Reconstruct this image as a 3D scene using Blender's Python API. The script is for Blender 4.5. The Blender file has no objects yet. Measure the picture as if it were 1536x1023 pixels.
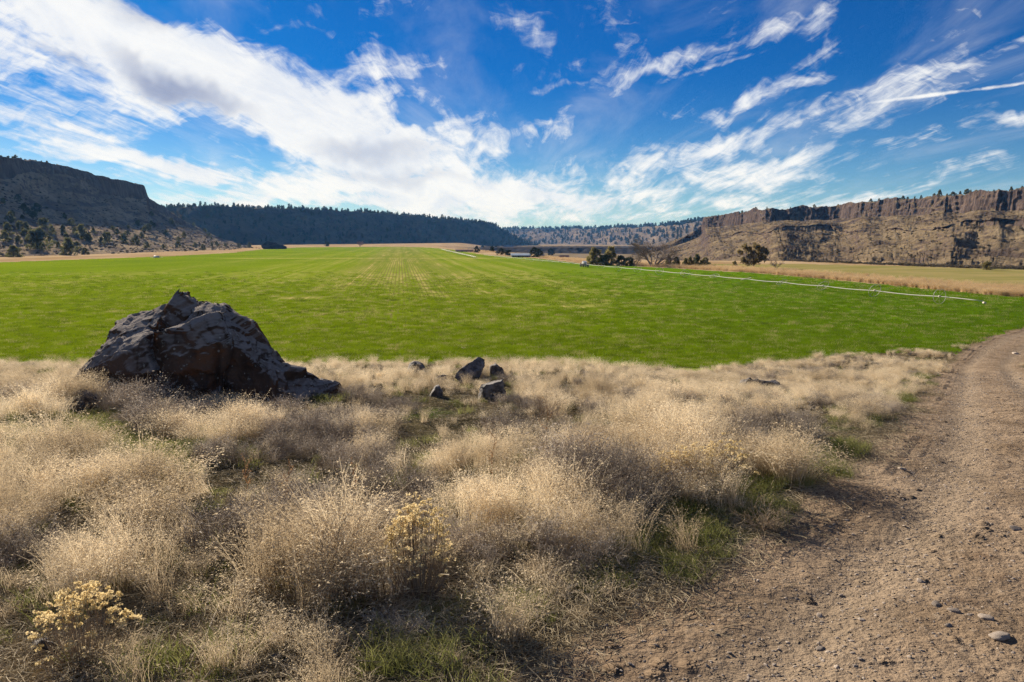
import bpy, bmesh, math, random
import numpy as np
from mathutils import Vector, Matrix, Euler
from mathutils.bvhtree import BVHTree

R = math.radians
rng = np.random.default_rng(11)
random.seed(11)
scene = bpy.context.scene
COL = scene.collection

# ------------------------------------------------------------------ camera
CAM_H = 5.5                      # metres above the crop field
FPX, CX, CY = 1109.0, 768.0, 511.5
PITCH = math.atan((511.5 - 362.0) / FPX)
cam_d = bpy.data.cameras.new('camera')
cam_d.sensor_width = 36.0
cam_d.lens = 36.0 * FPX / 1536.0
cam_d.clip_start = 0.1
cam_d.clip_end = 60000
cam = bpy.data.objects.new('camera', cam_d)
COL.objects.link(cam)
cam.location = (0, 0, CAM_H)
cam.rotation_euler = (math.pi / 2 - PITCH, 0, 0)
scene.camera = cam

# ------------------------------------------------------------------ sun and exposure
SUN_AZ = 36.0                    # degrees left of straight ahead
SUN_EL = 23.5
sv = Vector((-math.sin(R(SUN_AZ)) * math.cos(R(SUN_EL)), math.cos(R(SUN_AZ)) * math.cos(R(SUN_EL)), math.sin(R(SUN_EL))))
sun_d = bpy.data.lights.new('sun', 'SUN')
sun_d.energy = 5.0
sun_d.angle = R(0.55)
sun_d.color = (1.0, 0.89, 0.74)
sun = bpy.data.objects.new('sun', sun_d)
COL.objects.link(sun)
sun.location = (0, 0, 80)
sun.rotation_euler = sv.to_track_quat('Z', 'Y').to_euler()
scene.view_settings.view_transform = 'Standard'
scene.view_settings.look = 'None'
scene.view_settings.gamma = 1.0
scene.view_settings.use_curve_mapping = False
scene.view_settings.exposure = 1.15
scene.render.engine = 'CYCLES'
cy = scene.cycles
cy.max_bounces = 6
cy.diffuse_bounces = 3
cy.transmission_bounces = 3
cy.transparent_max_bounces = 6
cy.volume_bounces = 0
cy.caustics_reflective = False
cy.caustics_refractive = False
cy.use_denoising = True
cy.denoising_prefilter = 'NONE'
cy.denoising_input_passes = 'RGB_ALBEDO_NORMAL'
cy.denoiser = 'OPENIMAGEDENOISE'
cy.use_adaptive_sampling = False

# ------------------------------------------------------------------ node helper
class NT:
    def __init__(s, tree):
        s.t = tree
    def n(s, kind, props=None, **ins):
        nd = s.t.nodes.new(kind)
        for k, v in (props or {}).items():
            setattr(nd, k, v)
        for k, v in ins.items():
            key = int(k[1:]) if (k[0] == 'i' and k[1:].isdigit()) else k.replace('_', ' ')
            sock = nd.inputs[key]
            s.put(sock, v)
        return nd
    def put(s, sock, v):
        if isinstance(v, bpy.types.NodeSocket):
            s.t.links.new(v, sock)
        elif isinstance(v, bpy.types.Node):
            s.t.links.new(v.outputs[0], sock)
        else:
            if isinstance(v, (tuple, list)) and len(v) == 3 and sock.type == 'RGBA':
                v = (*v, 1.0)
            sock.default_value = v
    def math(s, op, a, b=0.0, c=None, clamp=False):
        nd = s.n('ShaderNodeMath', {'operation': op, 'use_clamp': clamp}, i0=a, i1=b)
        if c is not None:
            s.put(nd.inputs[2], c)
        return nd.outputs[0]
    def vmath(s, op, a, b=None, scale=None):
        nd = s.n('ShaderNodeVectorMath', {'operation': op}, i0=a)
        if b is not None:
            s.put(nd.inputs[1], b)
        if scale is not None:
            s.put(nd.inputs['Scale'], scale)
        return nd.outputs['Value'] if op in ('LENGTH', 'DOT_PRODUCT', 'DISTANCE') else nd.outputs[0]
    def ramp(s, x, lo, hi, a=0.0, b=1.0, smooth=True):
        nd = s.n('ShaderNodeMapRange', {'interpolation_type': 'SMOOTHSTEP' if smooth else 'LINEAR', 'clamp': True})
        for i, v in enumerate((x, lo, hi, a, b)):
            s.put(nd.inputs[i], v)
        return nd.outputs[0]
    def mix(s, f, a, b):
        nd = s.n('ShaderNodeMix', {'data_type': 'RGBA'})
        s.put(nd.inputs[0], f); s.put(nd.inputs[6], a); s.put(nd.inputs[7], b)
        return nd.outputs[2]
    def noise(s, vec, scale, detail=4.0, rough=0.55, dist=0.0):
        nd = s.n('ShaderNodeTexNoise', Vector=vec, Scale=scale, Detail=detail, Roughness=rough, Distortion=dist)
        return nd.outputs[0]
    def mapping(s, vec, loc=(0, 0, 0), rot=(0, 0, 0), scale=(1, 1, 1), kind='POINT'):
        nd = s.n('ShaderNodeMapping', {'vector_type': kind}, Vector=vec, Location=loc, Rotation=rot, Scale=scale)
        return nd.outputs[0]

def pix_dir(u, v):
    a = (u - CX) / FPX; b = (CY - v) / FPX
    cp, sp = math.cos(PITCH), math.sin(PITCH)
    return np.array((a, cp + b * sp, -sp + b * cp))

def pix_at(u, v, d):
    """the point that pixel (u, v) sees at forward distance d"""
    w = pix_dir(u, v)
    p = w * (d / w[1])
    return np.array((p[0], p[1], CAM_H + p[2]))

# ------------------------------------------------------------------ sky
world = bpy.data.worlds.new('World')
scene.world = world
world.use_nodes = True
wt = world.node_tree
wt.nodes.clear()
W = NT(wt)
SKY_STRENGTH = 0.1
sky = W.n('ShaderNodeTexSky', {'sky_type': 'NISHITA', 'sun_disc': False, 'sun_elevation': R(SUN_EL),
          'sun_rotation': R(-SUN_AZ), 'altitude': 900.0, 'air_density': 1.0, 'dust_density': 0.3, 'ozone_density': 3.0})
dirv = W.n('ShaderNodeTexCoord').outputs['Generated']
sep = W.n('ShaderNodeSeparateXYZ', Vector=dirv)
dx, dy, dz = sep.outputs
yy = W.math('MAXIMUM', dy, 0.02)
gx = W.math('DIVIDE', dx, yy)
gz_ = W.math('DIVIDE', dz, yy)
gn = W.n('ShaderNodeCombineXYZ', X=gx, Y=gz_).outputs[0]
zz = W.math('MAXIMUM', dz, 0.0)
zc = W.math('ADD', zz, 0.10)
plane = W.n('ShaderNodeCombineXYZ', X=W.math('DIVIDE', dx, zc), Y=W.math('DIVIDE', dy, zc)).outputs[0]
# the air bends the cloud edges: warp the placement a little
wn = W.n('ShaderNodeTexNoise', Vector=gn, Scale=7.0, Detail=4.0, Roughness=0.6).outputs[1]
wv = W.vmath('SUBTRACT', wn, (0.5, 0.5, 0.5))
gw = W.vmath('ADD', gn, W.vmath('SCALE', wv, scale=0.11))
def g_of(u, v):
    w = pix_dir(u, v)
    return w[0] / w[1], w[2] / w[1]
def stroke(u, v, hl, hw, ang, src):
    x, z = g_of(u, v)
    m = W.mapping(src, (x, z, 0), (0, 0, R(ang)), (hl / FPX * 1.15, hw / FPX * 1.15, 1.0), 'TEXTURE')
    return W.ramp(W.vmath('LENGTH', m), 1.45, 0.1)
STROKES = [(40, 50, 270, 75, -18, 1.35), (300, 105, 300, 62, -27, 1.3), (480, 190, 270, 52, -30, 1.15), (545, 112, 75, 26, 12, .7),
    (590, 150, 90, 14, 6, .5), (640, 240, 250, 34, -17, .88), (770, 206, 125, 22, 6, .85), (60, 165, 150, 24, -15, .75), (150, 205, 170, 13, -16, .6),
    (270, 238, 110, 14, -4, .8), (90, 215, 130, 10, -12, .5), (200, 262, 90, 10, 6, .6),
    (380, 285, 190, 13, 3, .8), (640, 292, 260, 20, 1, .62), (870, 316, 280, 22, 0, .58), (600, 330, 300, 12, 0, .48), (300, 300, 150, 8, 0, .55), (830, 268, 190, 16, 4, .5),
    (1000, 88, 95, 15, 21, .75), (895, 145, 95, 11, 31, .55), (1190, 44, 80, 17, 14, .75), (1222, 52, 30, 26, 50, .5), (1190, 110, 90, 16, 24, .65),
    (1180, 135, 110, 12, 20, .55), (1165, 185, 190, 24, 21, .85), (1075, 222, 100, 15, 14, .8), (1250, 205, 150, 20, 24, .7), (1140, 150, 130, 10, 18, .4),
    (1440, 88, 150, 18, 21, .7), (1370, 130, 120, 20, 22, .45), (1450, 136, 110, 2.4, 7, .75), (1518, 186, 48, 12, -6, .9), (1150, 252, 120, 18, 10, .65), (1000, 262, 170, 15, 8, .5),
    (1400, 272, 200, 10, 7, .6), (1330, 262, 220, 6, 6, .4), (1100, 300, 220, 12, 4, .45), (808, 58, 34, 18, -35, .45), (860, 66, 10, 24, 12, .35), (740, 18, 55, 16, -8, .4),
    (1440, 10, 85, 7, 9, .4), (678, 168, 30, 13, -60, .45), (790, 136, 65, 7, 13, .5), (960, 232, 130, 14, 10, .45), (400, 30, 70, 9, -10, .35), (1095, 92, 70, 3, 16, .5), (110, 232, 150, 11, -6, .85), (330, 272, 170, 10, 3, .8), (300, 244, 120, 9, -10, .7), (60, 200, 110, 10, -10, .7), (420, 300, 200, 8, 1, .7), (760, 296, 220, 12, 2, .5), (690, 190, 60, 10, 10, .5), (1000, 180, 140, 8, 14, .45), (1060, 280, 220, 10, 6, .55), (1300, 60, 120, 8, 18, .4), (1250, 295, 200, 7, 5, .5)]
dens = None
for (u, v, hl, hw, ang, st) in STROKES:
    if u > 880 and hw > 4: st *= .72
    elif hw > 4: st *= .84
    k = stroke(u, v, hl, hw, ang, gw if hw > 4 else gn)
    dens = W.math('MULTIPLY', k, st) if dens is None else W.math('MULTIPLY_ADD', k, st, dens)
pl1 = W.mapping(plane, (0, 0, 0), (0, 0, R(-7)), (1.6, 0.42, 1))
n1 = W.noise(pl1, 2.4, 8.0, 0.60, 0.9)
n2 = W.noise(W.mapping(gw, (3, 1, 0), (0, 0, 0), (1.0, 2.2, 1)), 6.5, 7.0, 0.6, 0.7)
nn = W.math('ADD', W.math('MULTIPLY', n1, 0.55), W.math('MULTIPLY', n2, 0.45))
nn = W.ramp(nn, 0.30, 0.70, 0.0, 1.0, False)
fib = W.noise(W.mapping(plane, (2, 4, 0), (0, 0, R(-9)), (4.5, .75, 1)), 1.7, 10.0, .60, 1.6)
fib2 = W.noise(W.mapping(gw, (1, 7, 0), (0, 0, R(-12)), (2.0, 6.0, 1)), 7.0, 9.0, .60, 1.2)
fib = W.math('ADD', W.math('MULTIPLY', fib, .5), W.math('MULTIPLY', fib2, .5))
fib = W.ramp(fib, .34, .66, 0.0, 1.0, False)
tex = W.math('ADD', W.math('MULTIPLY', nn, .62), W.math('MULTIPLY', fib, .38))
# unseen cirrus added behind the viewer, as fill light on camera-facing sides
back = W.ramp(dy, .12, -.25)
dens = W.math('ADD', W.math('MULTIPLY', dens, W.math('SUBTRACT', 1.0, back)), W.math('MULTIPLY', back, .36))
alpha = W.math('ADD', dens, W.math('MULTIPLY', W.math('SUBTRACT', tex, .5), 2.35))
alpha = W.ramp(alpha, .16, 1.38, 0.0, .96)
veil = W.ramp(W.noise(W.mapping(plane, (5, 2, 0), (0, 0, R(-20)), (1.2, .35, 1)), 1.6, 6.0, 0.6, 0.6), 0.46, 0.80, 0.0, 0.30)
alpha = W.math('MAXIMUM', alpha, veil)
alpha = W.math('MULTIPLY', alpha, W.ramp(dz, 0.0, 0.03))
grey = None
for (u, v, hl, hw, ang, st) in [(262, 124, 92, 19, -28, .95), (95, 95, 40, 9, -18, .5), (560, 226, 80, 13, -6, .5), (600, 262, 90, 9, -5, .3), (215, 5, 60, 22, -8, .5)]:
    k = W.math('MULTIPLY', stroke(u, v, hl, hw, ang, gw), st)
    grey = k if grey is None else W.math('ADD', grey, k)
grey = W.math('MULTIPLY', grey, W.math('MULTIPLY_ADD', nn, 0.7, 0.55), clamp=True)
cloud = W.mix(W.ramp(nn, 0.1, 0.8), (3.5, 3.7, 4.1), (4.5, 4.5, 4.45))
cloud = W.mix(grey, cloud, (1.15, 1.35, 2.1))
hs = W.n('ShaderNodeHueSaturation', Hue=0.5, Saturation=1.1, Value=1.0, Color=sky.outputs[0])
tint = W.mix(W.ramp(dz, 0.0, 0.22), (.24, .33, .40), (.008, .155, .335))
blue = W.vmath('MULTIPLY', hs.outputs[0], tint)
skyc = W.mix(alpha, blue, cloud)
bg = W.n('ShaderNodeBackground', Color=skyc, Strength=SKY_STRENGTH)
wo = W.n('ShaderNodeOutputWorld', Surface=bg.outputs[0])

# ------------------------------------------------------------------ numpy noise
_perm = np.random.default_rng(5).permutation(256)
_perm = np.concatenate([_perm, _perm, _perm])
_g = np.random.default_rng(6).normal(size=(256, 3)); _g /= np.linalg.norm(_g, axis=1)[:, None]
def pn(x, y, z):
    x, y, z = np.broadcast_arrays(np.asarray(x, float), np.asarray(y, float), np.asarray(z, float))
    xi, yi, zi = np.floor(x).astype(int), np.floor(y).astype(int), np.floor(z).astype(int)
    xf, yf, zf = x - xi, y - yi, z - zi
    fu, fv, fw = [t * t * t * (t * (t * 6 - 15) + 10) for t in (xf, yf, zf)]
    xi &= 255; yi &= 255; zi &= 255
    out = 0
    for a in (0, 1):
        for b in (0, 1):
            for c in (0, 1):
                h = _perm[_perm[_perm[(xi + a) & 255] + ((yi + b) & 255)] + ((zi + c) & 255)]
                gr = _g[h]
                d = gr[..., 0] * (xf - a) + gr[..., 1] * (yf - b) + gr[..., 2] * (zf - c)
                out = out + d * (fu if a else 1 - fu) * (fv if b else 1 - fv) * (fw if c else 1 - fw)
    return out * 1.5
def fbm(x, y, z, o=4, rough=0.5):
    s = 0; a = 1.0; f = 1.0
    for i in range(o):
        s = s + a * pn(x * f + 17.3 * i, y * f + 5.1 * i, z * f + 9.7 * i); a *= rough; f *= 2.03
    return s
def ridged(x, y, z, o=4):
    s = 0; a = 1.0; f = 1.0
    for i in range(o):
        s = s + a * (1 - 2 * np.abs(pn(x * f + 7.7 * i, y * f, z * f + 3.3 * i))); a *= .5; f *= 2.1
    return s
def sst(x, a, b):
    t = np.clip((np.asarray(x, float) - a) / (b - a), 0, 1)
    return t * t * (3 - 2 * t)

# ------------------------------------------------------------------ mesh and object helpers
def mesh_np(name, verts, quads=None, tris=None, smooth=True):
    me = bpy.data.meshes.new(name)
    verts = np.asarray(verts, np.float32)
    nq = 0 if quads is None else len(quads); nt = 0 if tris is None else len(tris)
    loops = []
    if nq: loops.append(np.asarray(quads, np.int32).ravel())
    if nt: loops.append(np.asarray(tris, np.int32).ravel())
    loops = np.concatenate(loops) if loops else np.zeros(0, np.int32)
    me.vertices.add(len(verts)); me.vertices.foreach_set('co', verts.ravel())
    if len(loops):
        me.loops.add(len(loops)); me.loops.foreach_set('vertex_index', loops)
        st = np.concatenate([np.arange(nq) * 4, nq * 4 + np.arange(nt) * 3]).astype(np.int32)
        me.polygons.add(nq + nt); me.polygons.foreach_set('loop_start', st)
        me.polygons.foreach_set('use_smooth', np.full(nq + nt, smooth))
    me.update(calc_edges=True)
    return me
def link(name, me, mat=None, parent=None, loc=None):
    o = bpy.data.objects.new(name, me)
    COL.objects.link(o)
    if mat is not None and me is not None and len(me.materials) == 0:
        me.materials.append(mat)
    if parent is not None: o.parent = parent
    if loc is not None: o.location = loc
    return o
def tag(o, label=None, cat=None, group=None, kind=None):
    if label: o['label'] = label
    if cat: o['category'] = cat
    if group: o['group'] = group
    if kind: o['kind'] = kind
    return o
def empty(name, loc, rz=0.0):
    o = bpy.data.objects.new(name, None); COL.objects.link(o)
    o.location = loc; o.rotation_euler = (0, 0, rz); o.empty_display_size = 0.2
    return o
def copy_tree(o):
    c = o.copy(); COL.objects.link(c)
    for ch in list(o.children):
        d = ch.copy(); COL.objects.link(d); d.parent = c
        for g in list(ch.children):
            e = g.copy(); COL.objects.link(e); e.parent = d
    return c
def join(parts):
    """parts: list of (verts, quads or None, tris or None)"""
    V, Q, T = [], [], []; k = 0
    for v, q, t in parts:
        V.append(v)
        if q is not None and len(q): Q.append(np.asarray(q) + k)
        if t is not None and len(t): T.append(np.asarray(t) + k)
        k += len(v)
    return np.concatenate(V), (np.concatenate(Q) if Q else None), (np.concatenate(T) if T else None)
def tube(pts, rad, sides=5, cap=True):
    pts = np.asarray(pts, float); n = len(pts)
    rad = np.broadcast_to(np.asarray(rad, float), (n,))
    tan = np.gradient(pts, axis=0); tan /= np.linalg.norm(tan, axis=1)[:, None] + 1e-9
    ref = np.array((0.31, 0.17, 0.93)) if abs(tan[0][2]) < 0.9 else np.array((0.9, 0.3, 0.1))
    a = np.cross(tan, ref); a /= np.linalg.norm(a, axis=1)[:, None] + 1e-9
    b = np.cross(tan, a)
    th = np.arange(sides) / sides * 2 * np.pi
    V = pts[:, None] + rad[:, None, None] * (np.cos(th)[None, :, None] * a[:, None] + np.sin(th)[None, :, None] * b[:, None])
    V = V.reshape(-1, 3)
    i = np.arange(n - 1)[:, None] * sides; j = np.arange(sides)[None]
    q = np.stack([i + j, i + (j + 1) % sides, i + sides + (j + 1) % sides, i + sides + j], -1).reshape(-1, 4)
    t = None
    if cap:
        V = np.concatenate([V, pts[:1], pts[-1:]])
        jj = np.arange(sides)
        t = np.concatenate([np.stack([np.full(sides, n * sides), (jj + 1) % sides, jj], -1),
                            np.stack([np.full(sides, n * sides + 1), (n - 1) * sides + jj, (n - 1) * sides + (jj + 1) % sides], -1)])
    return V, q, t
def box(c, s, rz=0.0):
    c = np.asarray(c, float); s = np.asarray(s, float) / 2
    v = np.array([(x, y, z) for z in (-1, 1) for y in (-1, 1) for x in (-1, 1)], float) * s
    cr, sr = math.cos(rz), math.sin(rz)
    v = np.stack([v[:, 0] * cr - v[:, 1] * sr, v[:, 0] * sr + v[:, 1] * cr, v[:, 2]], -1) + c
    q = np.array([(0, 2, 3, 1), (4, 5, 7, 6), (0, 1, 5, 4), (2, 6, 7, 3), (0, 4, 6, 2), (1, 3, 7, 5)])
    return v, q, None

# ------------------------------------------------------------------ materials
def new_mat(name):
    m = bpy.data.materials.new(name); m.use_nodes = True
    m.node_tree.nodes.clear()
    return m, NT(m.node_tree)
def finish(T, col, rough=0.9, bump=None, bdist=0.02, bstr=0.6, spec=0.2, transl=None):
    if spec <= .1: spec = 0.0
    p = T.n('ShaderNodeBsdfPrincipled', Base_Color=col, Roughness=rough)
    p.inputs['Specular IOR Level'].default_value = spec
    if bump is not None:
        b = T.n('ShaderNodeBump', Strength=bstr, Distance=bdist, Height=bump)
        T.t.links.new(b.outputs[0], p.inputs['Normal'])
    out = p.outputs[0]
    if transl:
        tr = T.n('ShaderNodeBsdfTranslucent', Color=col)
        out = T.n('ShaderNodeMixShader', i0=transl, i1=out, i2=tr.outputs[0]).outputs[0]
    T.n('ShaderNodeOutputMaterial', Surface=out)
def plain(name, col, rough=0.7, spec=0.3, var=0.15, scale=4.0, metallic=0.0):
    m, T = new_mat(name)
    pos = T.n('ShaderNodeTexCoord').outputs['Object']
    f = T.noise(pos, scale, 5)
    c = T.mix(T.ramp(f, .3, .7), tuple(x * (1 - var) for x in col), tuple(min(1, x * (1 + var)) for x in col))
    finish(T, c, rough, spec=spec)
    if metallic: m.node_tree.nodes['Principled BSDF'].inputs['Metallic'].default_value = metallic
    return m
def leafy(name, dark, light, transl=0.35, scale=1.2, rnd=0.35):
    """foliage and straw: colour varies from clump to clump and from plant to plant"""
    m, T = new_mat(name)
    pos = T.n('ShaderNodeNewGeometry').outputs['Position']
    f = T.noise(pos, scale, 3, .6)
    oi = T.n('ShaderNodeObjectInfo').outputs['Random']
    f = T.math('ADD', T.ramp(f, .3, .7, 0, 1, False), T.math('MULTIPLY', T.math('SUBTRACT', oi, .5), rnd * 2), clamp=True)
    finish(T, T.mix(f, dark, light), .75, spec=.15, transl=transl)
    return m
def attr(T, name):
    return T.n('ShaderNodeAttribute', {'attribute_name': name})

# ------------------------------------------------------------------ lie of the land
_ty = np.arange(-60, 80, .25)
def _tab(ys, zs, sig=6):
    t = np.interp(_ty, ys, zs)
    k = np.exp(-np.arange(-20, 21) ** 2 / (2 * sig ** 2)); k /= k.sum()
    return np.convolve(np.pad(t, 20, mode='edge'), k, 'valid')
_zl = _tab([-60, 3, 10, 15.5, 19, 26, 31, 40], [3.55, 3.5, 3.06, 2.72, 2.3, .9, .05, 0])
_zr = _tab([-60, 3, 33, 45], [3.6, 3.5, .05, 0])
def edge_x(y):                       # right-hand edge of the crop field
    return np.interp(y, [60, 170, 440, 800], [45, 15.6, -30, -95])
def gz(x, y):
    x = np.asarray(x, float); y = np.asarray(y, float)
    w = sst(x, 1, 9)
    z = np.interp(y, _ty, _zl) * (1 - w) + np.interp(y, _ty, _zr) * w
    m = 1 - sst(y, 24, 36)
    z = z + m * (.10 * pn(x * .35, y * .35, 0) + .035 * pn(x * 1.3, y * 1.3, 3)) * sst(y, -2, 8)
    z = z + 3.2 * sst(y, 600, 1300)
    z = z - 6.0 * sst(x - edge_x(y), 8, 60) * sst(y, 200, 380)
    return z
def px2g(u, v):
    w = pix_dir(u, v)
    a, prev = .5, .5
    while a < 4000:
        p = w * a
        if CAM_H + p[2] < float(gz(p[0], p[1])):
            lo, hi = prev, a
            for _ in range(30):
                mid = (lo + hi) / 2; p = w * mid
                if CAM_H + p[2] < float(gz(p[0], p[1])): hi = mid
                else: lo = mid
            p = w * hi
            return np.array((p[0], p[1], float(gz(p[0], p[1]))))
        prev = a; a *= 1.01
    p = w * 4000
    return np.array((p[0], p[1], 0.0))
def inside(x, y, poly):
    r = np.zeros(x.shape, bool); n = len(poly)
    for i in range(n):
        x1, y1 = poly[i]; x2, y2 = poly[(i + 1) % n]
        if y1 == y2: continue
        c = ((y1 > y) != (y2 > y)) & (x < (x2 - x1) * (y - y1) / (y2 - y1) + x1)
        r ^= c
    return r

ROAD_L = np.array([px2g(*p)[:2] for p in [(800, 1023), (880, 965), (965, 905), (1065, 855), (1150, 800), (1230, 742), (1290, 692), (1340, 648), (1375, 610), (1402, 575), (1420, 548), (1450, 525), (1482, 507), (1536, 492), (1640, 476)]])
_o = np.argsort(ROAD_L[:, 1]); ROAD_L = ROAD_L[_o]
def road_l(y):
    y = np.asarray(y, float)
    x = np.interp(y, ROAD_L[:, 1], ROAD_L[:, 0])
    return np.where(y < ROAD_L[0, 1], ROAD_L[0, 0] + (y - ROAD_L[0, 1]) * .75, x)
def road_w(y):
    return np.interp(y, [0, 8, 20, 34, 50], [3.9, 3.6, 3.2, 3.1, 5.0])
FIELD = [px2g(*p)[:2] for p in [(-700, 548), (-300, 547), (0, 546), (110, 551), (560, 548), (900, 556), (1100, 549), (1300, 532), (1385, 524), (1425, 530), (1452, 518), (1485, 504), (1536, 490), (1640, 474), (1900, 470),
         (1900, 462), (1536, 447), (1475, 442.5), (1300, 425), (1140, 410), (1000, 402), (900, 397), (870, 395), (800, 387), (740, 383.5), (715, 380.5), (690, 376), (650, 371.5), (600, 370), (450, 371), (400, 373.5), (365, 377), (350, 379), (250, 384.5), (120, 389), (0, 393.5), (-300, 408), (-700, 430)]]
MEADOW = [px2g(*p)[:2] for p in [(1900, 455), (1536, 438), (1300, 416), (1140, 404), (1060, 400.5), (1000, 398.5), (1060, 396), (1200, 396), (1350, 399), (1536, 404), (1900, 420)]]

# ------------------------------------------------------------------ ground sheet, cut into ground / road / crop field / meadow
ys = [-4.0]
while ys[-1] < 5200: ys.append(ys[-1] + max(.035, .0085 * abs(ys[-1]) if ys[-1] > 0 else .08))
ys = np.array(ys)
aa = np.linspace(-1.25, 1.25, 760)
GX = aa[None, :] * (ys[:, None] + 5.5); GY = np.repeat(ys[:, None], len(aa), 1)
rl = road_l(GY); rw = road_w(GY)
wob = .30 * pn(GX * .9, GY * .9, 2) + .16 * pn(GX * 3.1, GY * 3.1, 5)
d_in = np.minimum(GX - rl, rl + rw - GX) + wob * np.clip(GY / 12, .5, 1.2)      # metres inside the road
d_in = np.where(GY > 60, -99, d_in)
roadness = sst(d_in, -.5, .35)
GZ = gz(GX, GY)
lane = (GX - rl) / rw
near = sst(GY, 45, 25)
rut = -.05 * (np.exp(-((lane - .27) / .09) ** 2) + np.exp(-((lane - .78) / .09) ** 2))
GZ = GZ + roadness * near * (rut - .03 + .016 * pn(GX * 2.2, GY * 2.2, 1) + .010 * pn(GX * 7, GY * 7, 4) + .006 * ridged(GX * 16, GY * 13, 8, 2))
GZ = GZ + (1 - roadness) * near * (.03 * pn(GX * 3, GY * 3, 9) + .02 * pn(GX * 9, GY * 9, 2))
GZ = GZ + np.where(GY > 34, 1, 0) * sst(GY, 34, 60) * sst(GY, 400, 150) * .05 * pn(GX * .3, GY * .12, 6)
nr, nc = GX.shape
V = np.stack([GX, GY, GZ], -1).reshape(-1, 3)
idx = np.arange(nr * nc).reshape(nr, nc)
Q = np.stack([idx[:-1, :-1], idx[:-1, 1:], idx[1:, 1:], idx[1:, :-1]], -1).reshape(-1, 4)
fc = V[Q].mean(1)
fw = fc[:, 1] * .012
fx = fc[:, 0] + fw * pn(fc[:, 0] * .5, fc[:, 1] * .3, 1); fy = fc[:, 1] + 1.2 * fw * pn(fc[:, 0] * .4, fc[:, 1] * .2, 7) + .9 * pn(fc[:, 0] * .9, fc[:, 1] * .9, 3) + .6 * pn(fc[:, 0] * 3, fc[:, 1] * 3, 3)
is_road = d_in.reshape(-1)[Q].mean(1) > 0
is_field = inside(fx, fy, FIELD) & ~is_road
is_meadow = inside(fx, fy, MEADOW) & ~is_road & ~is_field
# zones for the materials: R = dirt, G = green turf, B = dry strip
def spot(u, v, ru, rv):
    """a soft patch round the ground point under a pixel, ru and rv in metres"""
    p = px2g(u, v)
    return np.exp(-(((GX - p[0]) / ru) ** 2 + ((GY - p[1]) / rv) ** 2))
gzone = np.zeros_like(GX)
for (u, v, a, b, s) in [(40, 660, 1.6, 1.4, 1), (10, 640, 2, 1.2, .8), (250, 690, .9, .6, .7), (150, 680, 1.2, .6, .9), (655, 620, .5, .5, .7), (1360, 600, .7, 3.0, 1), (1380, 570, .8, 4, .9), (1290, 700, .8, 1.0, .6), (1180, 790, .6, .7, .7), (600, 990, .25, .2, .8),
        (900, 640, .8, .6, .5), (1140, 590, 1, .9, .5), (1070, 800, .8, .5, .6), (930, 880, .6, .4, .5), (760, 960, .5, .3, .4), (700, 700, 1, .7, .5), (1060, 600, 1.0, 1.0, .5)]:
    gzone = gzone + s * spot(u, v, a, b)
gzone = gzone + .55 * np.exp(-((GX - rl + .75) / .5) ** 2) * sst(GY, 3, 7) * sst(GY, 36, 24)
gzone = np.clip(gzone * (.75 + .9 * pn(GX * 1.1, GY * 1.1, 4)), 0, 1)
sidebank = sst(GY, 180, 600)
cc = GX + .15 * GY                                    # across the crop rows
stripe = np.zeros_like(GX)
for c0, w0, s0 in [(-2.2, 1.1, .9), (2.6, .8, .7), (-9.5, 2.4, .7), (9, 2.4, .75), (14.5, 1.2, .5), (20, 2.6, .5), (-17, 2, .4), (27, 2, .4), (-28, 3, .35), (36, 4, .3), (-45, 4, .3), (.2, .4, .5)]:
    stripe = stripe + s0 * np.exp(-((cc - c0) / w0) ** 2)
stripe = stripe * .55
r_s = np.random.default_rng(77)
for _ in range(70):
    c0 = r_s.normal(0, 22); w0 = r_s.uniform(.16, .6); ph = r_s.uniform(0, 100)
    stripe = stripe + r_s.uniform(.25, .6) * math.exp(-(c0 / 40) ** 2) * np.exp(-((cc - c0) / w0) ** 2) * np.clip(.5 + 1.2 * pn(GY * .018 + ph, ph, 1), 0, 1)
stripe = 1.25 * stripe * sst(GY, 55, 90) * (.6 + .6 * pn(GX * .12, GY * .02, 2))
for (u, v, a, b, s) in [(470, 447, 4, 2.2, .9), (590, 470, 6, 2, .5), (830, 460, 4, 2, .6), (880, 455, 4, 3, .6), (700, 440, 8, 5, .5), (960, 437, 5, 3, .45), (110, 440, 6, 3, .35), (40, 425, 14, 8, .3), (730, 480, 4, 2, .3), (1050, 460, 4, 2, .25), (620, 415, 16, 20, .4), (180, 410, 16, 7, .25), (20, 450, 10, 4, .25)]:
    stripe = stripe + s * spot(u, v, a, b) * (1.0 + 1.3 * pn(GX * .5, GY * .3, 8))
lat = np.exp(-((GY - 246 - .03 * GX) / 3.2) ** 2) * sst(GX, -100, -86) * sst(GX, 10, -14)
stripe = np.clip(stripe + lat * 1.2, 0, 1)
edge = np.zeros_like(GX)
zone = np.stack([roadness, gzone, stripe, np.ones_like(GX)], -1).reshape(-1, 4).astype(np.float32)
lanes = np.stack([lane, GY, d_in, np.ones_like(GX)], -1).reshape(-1, 4).astype(np.float32)
Vn = np.cross(np.gradient(V.reshape(nr, nc, 3), axis=1), np.gradient(V.reshape(nr, nc, 3), axis=0)).reshape(-1, 3)
Vn /= np.linalg.norm(Vn, axis=1)[:, None]
def cut(name, mask, mat):
    q = Q[mask]
    used, inv = np.unique(q, return_inverse=True)
    me = mesh_np(name, V[used], quads=inv.reshape(-1, 4))
    a = me.color_attributes.new('zone', 'FLOAT_COLOR', 'POINT'); a.data.foreach_set('color', zone[used].ravel())
    a = me.color_attributes.new('lane', 'FLOAT_COLOR', 'POINT'); a.data.foreach_set('color', lanes[used].ravel())
    me.normals_split_custom_set_from_vertices([tuple(n) for n in Vn[used]])
    return tag(link(name, me, mat), kind='structure')

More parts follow.
